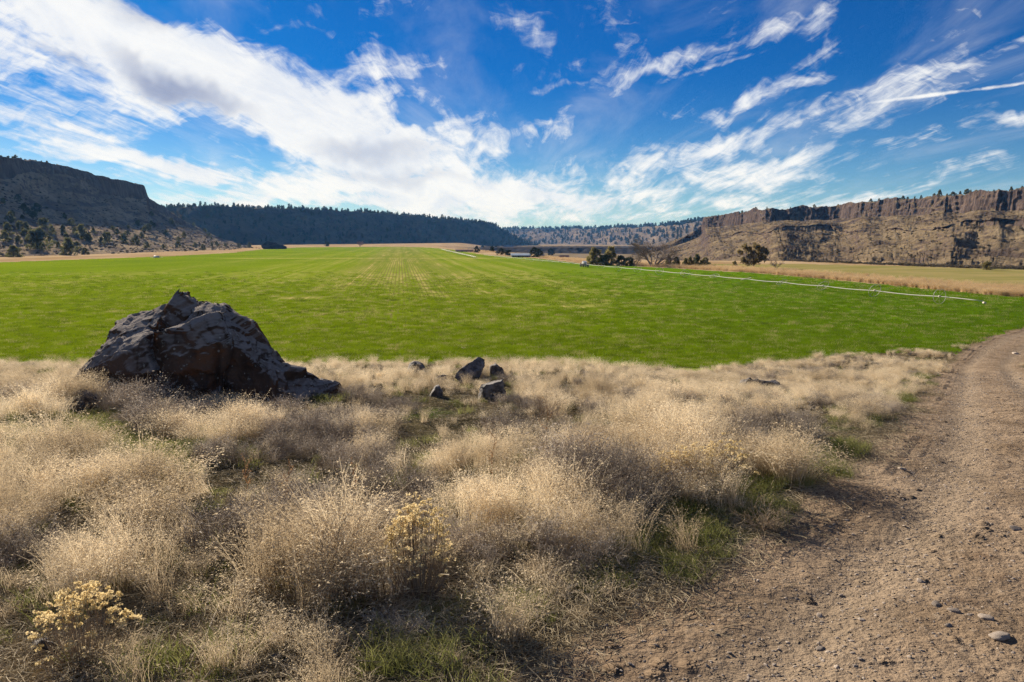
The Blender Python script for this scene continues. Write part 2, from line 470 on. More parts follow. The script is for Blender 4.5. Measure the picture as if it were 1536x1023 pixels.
def dirt(T, pos, ln):
    """brown packed dirt with gravel and tyre tracks"""
    lsep = T.n('ShaderNodeSeparateColor', Color=ln)
    n_big = T.noise(pos, .9, 5, .6); n_fine = T.noise(pos, 14, 6, .65); n_mid = T.noise(pos, 4, 5, .6)
    c = T.mix(T.ramp(n_big, .3, .7), (.195, .142, .094), (.285, .214, .148))
    c = T.mix(T.ramp(n_mid, .5, .75, 0, .6), c, (.095, .062, .042))
    c = T.mix(T.ramp(n_fine, .52, .78, 0, .75), c, (.32, .26, .195))
    # wheel lanes: greyer and more gravelly
    wl = T.math('ADD', T.ramp(T.math('ABSOLUTE', T.math('SUBTRACT', lsep.outputs[0], .30)), .16, .03), T.ramp(T.math('ABSOLUTE', T.math('SUBTRACT', lsep.outputs[0], .78)), .16, .03), clamp=True)
    gv = T.n('ShaderNodeTexVoronoi', {'feature': 'F1'}, Vector=pos, Scale=26.0, Randomness=1.0)
    peb = T.ramp(gv.outputs['Distance'], .34, .16)
    keep = T.ramp(T.n('ShaderNodeSeparateColor', Color=gv.outputs['Color']).outputs[0], .56, .66)
    peb = T.math('MULTIPLY', peb, keep)
    peb = T.math('MULTIPLY', peb, T.math('MULTIPLY_ADD', wl, .6, .4))
    pc = T.mix(T.n('ShaderNodeSeparateColor', Color=gv.outputs['Color']).outputs[1], (.10, .085, .075), (.36, .31, .26))
    c = T.mix(T.math('MULTIPLY', peb, .85), c, pc)
    c = T.mix(T.math('MULTIPLY', wl, .5), c, (.262, .208, .150))
    hgt = T.math('ADD', T.math('MULTIPLY', n_fine, .6), T.math('MULTIPLY', peb, .8))
    cv_ = T.n('ShaderNodeTexVoronoi', {'feature': 'F1'}, Vector=T.mapping(pos, scale=(1, .75, 1)), Scale=7.5)
    clod = T.math('MULTIPLY', T.ramp(cv_.outputs['Distance'], .42, .10), T.ramp(T.n('ShaderNodeSeparateColor', Color=cv_.outputs['Color']).outputs[2], .74, .82))
    clod = T.math('MULTIPLY', clod, T.ramp(n_mid, .42, .62))
    c = T.mix(T.math('MULTIPLY', clod, .35), c, (.085, .062, .046))
    hgt = T.math('ADD', hgt, T.math('MULTIPLY', clod, 1.2))
    hgt = T.math('ADD', hgt, T.math('MULTIPLY', n_mid, .8))
    # tread marks pressed along the left wheel lane
    tw = T.n('ShaderNodeTexWave', {'wave_type': 'BANDS', 'bands_direction': 'Y', 'wave_profile': 'SAW'},
             Vector=T.n('ShaderNodeCombineXYZ', X=0.0, Y=T.math('ADD', lsep.outputs[1], T.math('MULTIPLY', T.math('ABSOLUTE', T.math('SUBTRACT', lsep.outputs[0], .13)), 2.5)), Z=0.0).outputs[0], Scale=4.6, Distortion=0.6)
    tm = T.math('MULTIPLY', T.ramp(T.math('ABSOLUTE', T.math('SUBTRACT', lsep.outputs[0], .13)), .055, .035), T.ramp(T.noise(pos, .8, 2), .45, .6))
    hgt = T.math('ADD', hgt, T.math('MULTIPLY', T.math('MULTIPLY', tw.outputs[0], tm), .26))
    return c, hgt

mat_road, T = new_mat('packed_dirt')
pos = T.n('ShaderNodeNewGeometry').outputs['Position']
c, h = dirt(T, pos, attr(T, 'lane').outputs['Color'])
finish(T, c, .95, h, .09, 1.0, .1)

mat_ground, T = new_mat('dry_ground')
pos = T.n('ShaderNodeNewGeometry').outputs['Position']
zs = T.n('ShaderNodeSeparateColor', Color=attr(T, 'zone').outputs['Color'])
cd, hd = dirt(T, pos, attr(T, 'lane').outputs['Color'])
nb = T.noise(pos, 1.4, 5, .6); nf = T.noise(pos, 22, 6, .7)
ps = T.n('ShaderNodeSeparateXYZ', Vector=pos)
soil = T.mix(T.ramp(nb, .3, .7), (.048, .042, .024), (.105, .088, .050))
straw = T.mix(T.ramp(nf, .35, .7), (.16, .115, .065), (.42, .33, .20))
c = T.mix(T.ramp(nf, .50, .72), soil, straw)
gr = T.mix(T.ramp(nf, .3, .7), (.045, .075, .012), (.10, .15, .025))
c = T.mix(T.ramp(T.math('MULTIPLY', zs.outputs[1], T.math('MULTIPLY_ADD', nf, 1.0, .6)), .2, .7, 0, .85), c, gr)
# beyond the field: pale straw flats
far = T.ramp(ps.outputs[1], 30, 60)
nfar = T.noise(T.mapping(pos, scale=(.05, .02, .05)), 1.0, 6, .6)
fcol = T.mix(T.ramp(nfar, .35, .65), (.30, .205, .105), (.43, .315, .185))
fcol = T.mix(T.ramp(T.noise(pos, .25, 5, .65), .52, .72, 0, .55), fcol, (.17, .13, .065))
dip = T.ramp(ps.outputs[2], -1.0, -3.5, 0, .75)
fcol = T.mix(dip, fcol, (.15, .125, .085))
c = T.mix(far, c, fcol)
c = T.mix(zs.outputs[0], c, cd)
finish(T, c, .95, T.math('ADD', T.math('MULTIPLY', nf, .8), T.math('MULTIPLY', T.math('MULTIPLY', hd, zs.outputs[0]), .8)), .05, .8, .1)

mat_field, T = new_mat('young_crop')
pos = T.n('ShaderNodeNewGeometry').outputs['Position']
zs = T.n('ShaderNodeSeparateColor', Color=attr(T, 'zone').outputs['Color'])
ps = T.n('ShaderNodeSeparateXYZ', Vector=pos)
rowp = T.mapping(pos, rot=(0, 0, -math.atan(.15)))
nrow = T.noise(T.mapping(rowp, scale=(1.3, .035, 1)), 1.0, 6, .6)
npat = T.noise(T.mapping(pos, scale=(.035, .02, 1)), 1.0, 5, .55)
nf = T.noise(T.mapping(pos, scale=(5, 5, 5)), 1.0, 6, .7)
nm = T.noise(T.mapping(pos, scale=(.5, .3, 1)), 1.0, 6, .65)
c = T.mix(T.ramp(npat, .3, .7), (.130, .205, .003), (.185, .262, .005))
c = T.mix(T.ramp(nm, .45, .75, 0, .45), c, (.20, .225, .025))
c = T.mix(T.ramp(nf, .50, .66, 0, .75), c, (.060, .085, .010))
fl = T.noise(T.mapping(pos, scale=(1.6, 1.1, 1)), 1.0, 5, .7)
c = T.mix(T.ramp(fl, .54, .66, 0, .5), c, (.050, .068, .008))
c = T.mix(T.ramp(T.noise(T.mapping(pos, loc=(9, 4, 0), scale=(1.1, .8, 1)), 1.0, 6, .7), .57, .66, 0, .6), c, (.30, .27, .09))
c = T.mix(T.ramp(T.math('SUBTRACT', ps.outputs[0], T.math('MULTIPLY', ps.outputs[1], -.04)), -6, 34, 0, .85), c, (.088, .172, .005))  # greener to the right: view-dependent backscatter painted into the crop colour
dry = T.math('MULTIPLY', zs.outputs[2], T.ramp(T.math('ADD', T.math('MULTIPLY', nrow, .6), T.math('MULTIPLY', nm, .4)), .36, .6, .25, 1.0))
dry = T.math('ADD', dry, T.ramp(nrow, .56, .72, 0, .22), clamp=True)
c = T.mix(T.math('MULTIPLY', dry, .95), c, (.44, .36, .13))
wv = T.n('ShaderNodeTexWave', {'wave_type': 'BANDS', 'bands_direction': 'X'}, Vector=rowp, Scale=.62, Distortion=.25, Detail=1.0)
c = T.mix(T.math('MULTIPLY', T.ramp(wv.outputs[0], .5, .9), T.ramp(T.math('ABSOLUTE', T.math('ADD', ps.outputs[0], T.math('MULTIPLY', ps.outputs[1], .15))), 16, 5, 0, .75)), c, (.17, .15, .05))
finish(T, c, .9, T.math('ADD', nf, T.math('MULTIPLY', nm, 1.5)), .09, .7, .1)

mat_meadow, T = new_mat('pale_meadow')
pos = T.n('ShaderNodeNewGeometry').outputs['Position']
n1_ = T.noise(T.mapping(pos, scale=(.06, .12, 1)), 1.0, 6, .6); n2_ = T.noise(pos, 1.5, 6, .7)
c = T.mix(T.ramp(n1_, .35, .65), (.20, .185, .055), (.29, .235, .095))
c = T.mix(T.ramp(n2_, .5, .75, 0, .5), c, (.15, .13, .045))
finish(T, c, .95, n2_, .1, .7, .1)

cut('ground', ~(is_road | is_field | is_meadow), mat_ground)
cut('dirt_road', is_road, mat_road)
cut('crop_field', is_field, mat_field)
cut('meadow', is_meadow, mat_meadow)

# ------------------------------------------------------------------ canyon walls
BVH = {}
def hill_mat(name, rock_d, rock_l, grass_a, grass_b, scrub, sc=1.0, steep=(.50, .78)):
    m, T = new_mat(name)
    g = T.n('ShaderNodeNewGeometry'); pos = g.outputs['Position']
    nz = T.n('ShaderNodeSeparateXYZ', Vector=g.outputs['Normal']).outputs[2]
    n1 = T.noise(pos, .035 * sc, 6, .6); n2 = T.noise(pos, .22 * sc, 6, .65); n3 = T.noise(pos, .9 * sc, 5, .7)
    vert = T.noise(T.mapping(pos, scale=(.5 * sc, .5 * sc, .06 * sc)), 1.0, 5, .6)
    rock = T.mix(T.ramp(vert, .35, .68), rock_d, rock_l)
    rock = T.mix(T.ramp(n3, .5, .75, 0, .5), rock, tuple(x * .55 for x in rock_d))
    gr = T.mix(T.ramp(n1, .35, .65), grass_a, grass_b)
    gr = T.mix(T.ramp(n2, .5, .66, 0, .75), gr, scrub)
    gr = T.mix(T.ramp(n3, .55, .72, 0, .7), gr, rock_d)
    rib = T.noise(T.mapping(pos, rot=(R(35), R(20), R(30)), scale=(.11 * sc, .03 * sc, .11 * sc)), 1.0, 6, .65)
    gr = T.mix(T.ramp(rib, .50, .60, 0, .8), gr, tuple((a_ + b_ * .6) / 1.6 for a_, b_ in zip(rock_d, rock_l)))
    s = T.math('ADD', nz, T.math('MULTIPLY', T.math('SUBTRACT', n2, .5), 1.15))
    c = T.mix(T.ramp(s, steep[0], steep[1]), rock, gr)
    finish(T, c, .95, T.math('ADD', T.math('MULTIPLY', n3, .6), T.math('MULTIPLY', n2, 1.0)), 1.2 / sc, .75, .1)
    return m
def curve(pts, n, sig):
    pts = np.asarray(pts, float)
    d = np.concatenate([[0], np.cumsum(np.linalg.norm(np.diff(pts, axis=0), axis=1))])
    s = np.linspace(0, 1, len(pts))
    t = np.linspace(0, 1, n)
    out = np.stack([np.interp(t, s, pts[:, k]) for k in range(3)], -1)
    if sig:
        r = int(sig * 3); k = np.exp(-np.arange(-r, r + 1) ** 2 / (2 * sig ** 2)); k /= k.sum()
        p = np.pad(out, ((r, r), (0, 0)), mode='reflect', reflect_type='odd')
        out = np.stack([np.convolve(p[:, c], k, 'valid') for c in range(3)], -1)
    return out
def ridge(name, rim, base, mat, prof_a, prof_b, rows, N=600, seed=0, big=(8, 60), gully=(3, 22), fine=(.8, 7), col=(1.2, 3.0), back=120, lift=.02, bumps=(), sig=5, cliff_from=-2, mixfreq=60.):
    rim = curve([pix_at(*p) for p in rim], N, sig)
    bs = np.array([((u - CX) / FPX * d * 1.0, d, 0) for u, d in base])
    base = curve(bs, N, sig); base[:, 2] = gz(base[:, 0], base[:, 1]) - 1.2
    s = np.concatenate([[0], np.cumsum(np.linalg.norm(np.diff(rim[:, :2], axis=0), axis=1))])
    out = base - rim; out[:, 2] = 0; out /= np.linalg.norm(out, axis=1)[:, None]
    k = sst(pn(s / mixfreq, seed + .5, 0), -.25, .35)[:, None]
    hA, zA = zip(*prof_a); hB, zB = zip(*prof_b)
    H, Zf, cliffw = [], [], []
    npz = len(prof_a)
    for i in range(npz - 1):
        for j in range(rows[i]):
            f = j / rows[i]
            H.append((hA[i] + (hA[i + 1] - hA[i]) * f, hB[i] + (hB[i + 1] - hB[i]) * f))
            Zf.append((zA[i] + (zA[i + 1] - zA[i]) * f, zB[i] + (zB[i + 1] - zB[i]) * f))
            st = (zA[i + 1] - zA[i]) / max(hA[i + 1] - hA[i], 1e-3); cliffw.append(1.0 if st > 3 else 0.0)
    H.append((hA[-1], hB[-1])); Zf.append((zA[-1], zB[-1])); cliffw.append(1.0)
    H = np.array(H); Zf = np.array(Zf); cliffw = np.array(cliffw)
    kk = np.array([.25, .5, .25]); cliffw = np.convolve(np.pad(cliffw, 1, mode='edge'), kk, 'valid')
    h = H[None, :, 0] * (1 - k) + H[None, :, 1] * k
    zf = Zf[None, :, 0] * (1 - k) + Zf[None, :, 1] * k
    P = base[:, None, :] * (1 - h[..., None]) + rim[:, None, :] * h[..., None]
    P[..., 2] = base[:, None, 2] * (1 - zf) + rim[:, None, 2] * zf
    # the plateau behind the rim
    nb = 14
    dist = (np.linspace(0, 1, nb + 1)[1:] ** 1.6) * back
    B = rim[:, None, :] - out[:, None, :] * dist[None, :, None]
    B[..., 2] = rim[:, 2][:, None] + lift * dist[None, :]
    tq = np.concatenate([np.sqrt(np.clip(Zf.mean(1), 0, 1)), np.ones(nb)])
    cw = np.concatenate([cliffw, np.zeros(nb)])
    P = np.concatenate([P, B], 1)
    S = np.repeat(s[:, None], P.shape[1], 1); Tq = np.repeat(tq[None], N, 0)
    off = big[0] * fbm(S / big[1], seed + Tq * .4, 0, 3) * Tq
    off = off + gully[0] * ridged(S / gully[1] + Tq * .5, Tq * 1.2, seed + 3, 3) * np.sin(np.pi * np.clip(Tq, 0, 1) * .85 + .2) * (1 - .6 * cw[None])
    for (su, amp, wid, lo) in bumps:
        j = int(np.argmin(np.abs((rim[:, 0] / rim[:, 1]) * FPX + CX - su)))
        off = off + amp * np.exp(-((S - s[j] + 26 * (Tq - .6) + 5 * np.sin(Tq * 9)) / wid) ** 2) * (lo + (1 - lo) * np.sin(np.pi * np.clip(Tq, 0, 1)))
    if col[0]:
        sw = S + col[1] * .8 * pn(S / col[1] * .5, P[..., 2] * .05, seed + 4)
        cl = (1 - 2 * np.abs(pn(sw / col[1] * .6, P[..., 2] * .02, seed + 8))) * np.clip(.45 + 1.5 * pn(S / col[1] * .13, 0, seed + 6), 0, 1.4) + .55 * pn(sw / col[1] * 1.9, P[..., 2] * .10, seed + 1) + 1.6 * pn(S / col[1] * .2, P[..., 2] * .03, seed + 2) + .5 * pn(S / col[1], P[..., 2] * .5, seed + 5)
        off = off + col[0] * cl * cw[None]
        P[..., 2] += col[0] * 1.0 * fbm(S / col[1] * .22, seed + .2, 0, 4) * cw[None] ** 2 * (Tq > .9)
    P[..., :2] += out[:, None, :2] * off[..., None]
    f1 = fbm(P[..., 0] / fine[1], P[..., 1] / fine[1], P[..., 2] / fine[1] * 1.3, 5, .55)
    P[..., 2] += fine[0] * f1 * np.where(Tq < .05, .3, 1) * (1 - .6 * cw[None]); P[..., :2] += out[:, None, :2] * (fine[0] * .8 * fbm(P[..., 0] / fine[1] + 9, P[..., 1] / fine[1], P[..., 2] / fine[1], 4, .55))[..., None]
    n, m = P.shape[:2]
    ii = np.arange(n * m).reshape(n, m)
    q = np.stack([ii[:-1, :-1], ii[:-1, 1:], ii[1:, 1:], ii[1:, :-1]], -1).reshape(-1, 4)
    a = P[0, 1] - P[0, 0]; b = P[1, 0] - P[0, 0]
    if np.cross(a, b)[2] < 0: q = q[:, ::-1]
    me = mesh_np(name, P.reshape(-1, 3), quads=q)
    o = tag(link(name, me, mat), kind='structure')
    BVH[name] = BVHTree.FromPolygons([tuple(p) for p in P.reshape(-1, 3)], q.tolist())
    return P, sum(rows)
mat_left = hill_mat('shaded_slope', (.085, .072, .068), (.180, .150, .132), (.230, .180, .125), (.400, .310, .200), (.135, .120, .090))
mat_right = hill_mat('basalt_slope', (.036, .027, .025), (.128, .094, .076), (.128, .096, .062), (.230, .176, .104), (.066, .050, .037), 1.25, (.60, .92))
mat_mid = hill_mat('wooded_slope', (.050, .045, .042), (.10, .088, .078), (.085, .072, .050), (.12, .098, .066), (.045, .048, .034), .6)
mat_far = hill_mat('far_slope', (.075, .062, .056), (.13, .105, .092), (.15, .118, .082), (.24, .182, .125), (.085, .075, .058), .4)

PL, rimL = ridge('left_hill', [(-420, 190, 250), (-200, 218, 340), (-60, 230, 415), (0, 236, 450), (60, 242, 490), (110, 252, 525), (150, 265, 555), (190, 273, 590), (216, 278, 610), (222, 297, 615), (245, 311, 630), (285, 336, 665), (330, 358, 700), (385, 374, 740)],
    [(-420, 130), (-250, 178), (-60, 232), (0, 252), (60, 272), (120, 292), (180, 325), (230, 360), (270, 395), (300, 418), (330, 450), (360, 490), (385, 540), (420, 640)], mat_left,
    [(0, 0), (.34, .09), (.66, .33), (.86, .62), (.955, .76), (.975, 1)], [(0, 0), (.34, .09), (.66, .33), (.86, .61), (.975, .90), (1, 1)], [22, 30, 26, 12, 18], N=640, seed=3, big=(5, 70), gully=(2.6, 26), fine=(1.0, 8), col=(1.0, 3.2))
PR, rimR = ridge('right_hill', [(930, 388, 640), (985, 374, 645), (1025, 357, 655), (1052, 341, 662), (1057, 326, 664), (1120, 320, 600), (1180, 314, 545), (1240, 308, 500), (1300, 302, 455), (1360, 299, 420), (1420, 295, 390), (1480, 291, 360), (1536, 287, 335), (1640, 278, 300), (1900, 240, 240), (2300, 180, 190)],
    [(930, 600), (985, 470), (1010, 420), (1050, 330), (1090, 270), (1150, 235), (1200, 212), (1260, 196), (1320, 182), (1380, 172), (1440, 160), (1500, 152), (1600, 142), (1900, 128), (2300, 118)], mat_right,
    [(0, 0), (.28, .17), (.50, .40), (.53, .50), (.78, .61), (.92, .69), (.945, 1)], [(0, 0), (.26, .14), (.48, .33), (.52, .37), (.78, .55), (.945, .68), (.965, 1)], [16, 22, 10, 22, 14, 26], N=900, seed=9, big=(15, 62), gully=(8.0, 34), fine=(1.3, 12), col=(2.8, 4.6), bumps=((1148, 46, 26, .6), (1245, -42, 40, .7), (1285, 16, 16, .0), (1330, -8, 14, .1), (1410, 14, 16, .2), (1450, -8, 12, .3), (1075, -8, 20, .3)), mixfreq=45.)
PM, rimM = ridge('wooded_mesa', [(60, 318, 820), (180, 314, 880), (300, 310, 950), (420, 313, 1040), (540, 318, 1140), (620, 324, 1240), (680, 330, 1340), (720, 333, 1420), (745, 339, 1470), (765, 351, 1500), (795, 366, 1540)],
    [(60, 690), (180, 760), (300, 830), (420, 920), (540, 1020), (620, 1110), (680, 1210), (720, 1290), (750, 1350), (790, 1430), (812, 1500)], mat_mid,
    [(0, 0), (.3, .26), (.7, .70), (.94, .92), (1, 1)], [(0, 0), (.3, .24), (.7, .66), (.90, .84), (.96, 1)], [14, 20, 16, 10], N=500, seed=21, big=(14, 140), gully=(9, 60), fine=(2.2, 22), col=(2.5, 9), back=500, lift=.004)
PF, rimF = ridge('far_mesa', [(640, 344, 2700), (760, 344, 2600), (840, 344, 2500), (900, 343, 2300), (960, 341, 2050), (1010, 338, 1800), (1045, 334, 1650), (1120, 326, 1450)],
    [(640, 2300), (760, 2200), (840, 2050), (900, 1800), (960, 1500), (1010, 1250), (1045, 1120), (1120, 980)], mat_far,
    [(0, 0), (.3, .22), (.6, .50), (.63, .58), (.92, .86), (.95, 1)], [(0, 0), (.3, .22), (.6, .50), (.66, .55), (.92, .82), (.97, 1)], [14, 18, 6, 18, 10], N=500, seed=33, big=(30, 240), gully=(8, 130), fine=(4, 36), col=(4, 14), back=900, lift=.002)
PB, rimB = ridge('river_bench', [(720, 371.5, 780), (800, 371.5, 740), (880, 371.5, 700), (960, 371.5, 680), (1030, 371.5, 660)],
    [(720, 760), (800, 722), (880, 684), (960, 664), (1030, 645)], plain('bench_rock', (.055, .048, .045), .95, .1, .3, .2),
    [(0, 0), (.5, .25), (.8, .6), (1, 1)], [(0, 0), (.5, .25), (.8, .55), (1, 1)], [6, 8, 8], N=240, seed=41, big=(6, 60), gully=(2, 14), fine=(.5, 6), col=(.8, 4), back=220, lift=.0)
# two distant peaks on the horizon
def peak(name, u, v, half_px, d, col):
    top = pix_at(u, v, d); hw = half_px / FPX * d
    n, m = 48, 14
    th = np.linspace(0, 2 * np.pi, n, endpoint=False)
    r = np.linspace(0, 1, m)
    A, Bq = np.meshgrid(th, r, indexing='ij')
    x = top[0] + np.cos(A) * Bq * hw * 2.2; y = top[1] + np.sin(A) * Bq * hw * 2.2
    z = top[2] * (1 - Bq) ** 1.25 + 12 * Bq * fbm(np.cos(A) * 2 + u, np.sin(A) * 2, Bq * 3, 3) * (hw / 60)
    ii = np.arange(n * m).reshape(n, m); jj = np.roll(ii, -1, 0)
    q = np.stack([ii[:, :-1], ii[:, 1:], jj[:, 1:], jj[:, :-1]], -1).reshape(-1, 4)
    return tag(link(name, mesh_np(name, np.stack([x, y, z], -1).reshape(-1, 3), quads=q), col), kind='structure')
peak('distant_peak', 857, 340.5, 13, 4900, plain('blue_peak', (.05, .10, .17), .95, .1, .2, .002))  # mostly even blue base colour
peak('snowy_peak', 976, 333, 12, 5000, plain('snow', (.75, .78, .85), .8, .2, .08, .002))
def on_hill(name, u, v):
    w = Vector(pix_dir(u, v)).normalized()
    hit = BVH[name].ray_cast(Vector((0, 0, CAM_H)), w)
    return None if hit[0] is None else np.array(hit[0])
#PART2
# ------------------------------------------------------------------ rocks
def remeshed(blocks, voxel, disp, seed, planes=None):
    """blocks: lists of points; each is a convex chunk, welded together into one weathered stone"""
    bm = bmesh.new()
    for pts in blocks:
        b2 = bmesh.new()
        for p in pts: b2.verts.new(p)
        bmesh.ops.convex_hull(b2, input=b2.verts[:])
        tm = bpy.data.meshes.new('t'); b2.to_mesh(tm); b2.free()
        bm.from_mesh(tm); bpy.data.meshes.remove(tm)
    me = bpy.data.meshes.new('t'); bm.to_mesh(me); bm.free()
    o = bpy.data.objects.new('t', me); COL.objects.link(o)
    md = o.modifiers.new('r', 'REMESH'); md.mode = 'VOXEL'; md.voxel_size = voxel
    ms = o.modifiers.new('s', 'SMOOTH'); ms.factor = .5; ms.iterations = 1
    dg = bpy.context.evaluated_depsgraph_get()
    ev = o.evaluated_get(dg).to_mesh()
    n = len(ev.vertices)
    v = np.zeros(n * 3, np.float32); ev.vertices.foreach_get('co', v); v = v.reshape(-1, 3).astype(float)
    nn_ = np.zeros(n * 3, np.float32); ev.vertices.foreach_get('normal', nn_); nn_ = nn_.reshape(-1, 3).astype(float)
    f = [tuple(p.vertices) for p in ev.polygons]
    q = np.array([x for x in f if len(x) == 4]).reshape(-1, 4); t = np.array([x for x in f if len(x) == 3]).reshape(-1, 3)
    o.evaluated_get(dg).to_mesh_clear()
    bpy.data.objects.remove(o); bpy.data.meshes.remove(me)
    sc = 1.0 / disp[1]
    x, y, z = v[:, 0] * sc, v[:, 1] * sc, v[:, 2] * sc
    # break planes: neighbouring points that face alike are pressed onto one flat facet
    def press(v, nn_, size, amt, sd):
        r2 = np.random.default_rng(sd)
        lo, hi = v.min(0), v.max(0); e = hi - lo
        n = int(np.clip(2 * (e[0] * e[1] + e[1] * e[2] + e[0] * e[2]) / size ** 2 * .55, 8, 900))
        k = r2.choice(len(v), min(n, len(v)), replace=False)
        F = np.concatenate([v / size, nn_ * 1.1], 1); K = F[k]; lab = np.zeros(len(v), int)
        for a in range(0, len(v), 3000):
            lab[a:a + 3000] = ((F[a:a + 3000, None, :] - K[None]) ** 2).sum(-1).argmin(1)
        cnt = np.bincount(lab, minlength=len(k))[:, None] + 1e-9
        c = np.stack([np.bincount(lab, v[:, i], len(k)) for i in range(3)], 1) / cnt
        m = np.stack([np.bincount(lab, nn_[:, i], len(k)) for i in range(3)], 1); m /= np.linalg.norm(m, axis=1)[:, None] + 1e-9
        m = m + r2.normal(0, .16, m.shape); m /= np.linalg.norm(m, axis=1)[:, None] + 1e-9
        t_ = ((v - c[lab]) * m[lab]).sum(1)
        return v - m[lab] * np.clip(t_ * amt, -.22 * size, .22 * size)[:, None]
    v = v + nn_ * (disp[0] * 1.1 * fbm(v[:, 0] / disp[1] * .6 + seed, v[:, 1] / disp[1] * .6, v[:, 2] / disp[1] * .6, 3))[:, None]
    v = press(v, nn_, disp[1] * 1.25, .86, int(seed * 10)); v = press(v, nn_, disp[1] * .45, .55, int(seed * 10) + 1)
    sc = 1.0 / disp[1]
    x, y, z = v[:, 0] * sc, v[:, 1] * sc, v[:, 2] * sc
    d = disp[0] * .16 * (fbm(x * 2.5 + seed, y * 2.5, z * 2.5, 4) + .6 * (ridged(x * 1.5, y * 1.5 + seed, z * 1.8, 3) - .9))
    v = v + nn_ * d[:, None]
    return v, (q if len(q) else None), (t if len(t) else None)

mat_boulder, T = new_mat('weathered_basalt')
pos = T.n('ShaderNodeNewGeometry'); nrm = T.n('ShaderNodeSeparateXYZ', Vector=pos.outputs['Normal']); pos = pos.outputs['Position']
n1 = T.noise(pos, 1.6, 6, .6, .4); n2 = T.noise(pos, 7, 6, .65); n3 = T.noise(pos, 30, 5, .7)
c = T.mix(T.ramp(n1, .35, .65), (.040, .028, .022), (.105, .070, .052))
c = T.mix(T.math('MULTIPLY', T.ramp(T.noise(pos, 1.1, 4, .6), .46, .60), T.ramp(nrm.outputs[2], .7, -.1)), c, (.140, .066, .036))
c = T.mix(T.ramp(nrm.outputs[2], .40, .85, 0, .8), c, (.30, .275, .255))  # grey tops, with sunlit lightness painted into the upward faces
c = T.mix(T.ramp(n2, .52, .70, 0, .55), c, (.033, .028, .027))
lich = T.math('MULTIPLY', T.ramp(n2, .57, .66), T.ramp(n3, .45, .6))
c = T.mix(T.math('MULTIPLY', lich, .7), c, (.36, .36, .32))
vv = T.n('ShaderNodeTexVoronoi', {'feature': 'F1'}, Vector=pos, Scale=9.0)
c = T.mix(T.math('MULTIPLY', T.ramp(vv.outputs['Distance'], .20, .12), T.ramp(T.n('ShaderNodeSeparateColor', Color=vv.outputs['Color']).outputs[0], .72, .78, 0, .7)), c, (.36, .36, .33))
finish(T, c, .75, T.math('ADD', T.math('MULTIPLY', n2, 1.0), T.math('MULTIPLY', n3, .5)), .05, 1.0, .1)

B0 = float(px2g(300, 606)[1])
def bp(u, v, d=0.0): return pix_at(u, v, B0 + d * 1.0)
blocks = [
    [bp(110, 566, .2), bp(118, 582, .3), bp(165, 600, .35), bp(240, 612, .2), bp(150, 527, .5), bp(190, 503, .6), bp(226, 493, .45), bp(234, 560, -.05), bp(130, 560, 1.5), bp(165, 510, 1.6), bp(235, 490, 1.6), bp(235, 625, 1.6), bp(170, 625, .9)],
    [bp(150, 524, .9), bp(162, 493, 1.2), bp(186, 475, 1.6), bp(250, 461, 1.7), bp(262, 462, 1.4), bp(236, 488, .85), bp(200, 501, .75), bp(160, 610, 1.2), bp(260, 620, 1.0), bp(180, 610, 2.3), bp(260, 610, 2.3), bp(190, 478, 2.4), bp(250, 463, 2.4)],
    [bp(240, 470, 1.25), bp(254, 459, 1.25), bp(266, 436, 1.35), bp(283, 435, 1.45), bp(299, 456, 1.5), bp(312, 472, 1.05), bp(252, 478, 1.0), bp(246, 494, .9), bp(250, 600, .9), bp(310, 600, .9), bp(260, 600, 2.2), bp(305, 600, 2.2), bp(268, 441, 1.8), bp(284, 441, 1.8)],
    [bp(229, 503, .10), bp(262, 499, .15), bp(287, 490, .22), bp(304, 476, .45), bp(318, 464, .7), bp(331, 472, .5), bp(346, 520, -.05), bp(332, 580, -.3), bp(240, 612, -.1), bp(300, 625, -.25), bp(236, 503, .7), bp(318, 462, 1.2), bp(330, 620, 1.2), bp(240, 620, 1.2)],
    [bp(302, 464, .9), bp(307, 459, 1.0), bp(320, 457, 1.05), bp(331, 457, 1.2), bp(346, 462, 1.3), bp(384, 485, 1.3), bp(391, 500, 1.2), bp(408, 519, 1.1), bp(425, 545, 1.0), bp(347, 512, .12), bp(326, 478, .45), bp(382, 542, .0), bp(402, 600, -.1), bp(430, 600, .6), bp(320, 625, -.1), bp(340, 461, 2), bp(384, 490, 2), bp(425, 560, 1.9), bp(330, 610, 2)],
    [bp(403, 538, .6), bp(428, 545, .9), bp(455, 555, .9), bp(488, 568, 1.0), bp(514, 577, 1.1), bp(508, 600, 1.0), bp(440, 612, .25), bp(400, 612, .15), bp(480, 612, .6), bp(430, 553, 1.7), bp(500, 584, 1.7), bp(400, 612, 1.7)],
    [bp(310, 455.5, 1.05), bp(334, 455.5, 1.1), bp(344, 460, 1.2), bp(312, 480, .8), bp(340, 480, .9), bp(325, 456, 1.6)]]
v, q, t = remeshed(blocks, .022, (.055, .42), 3.0)
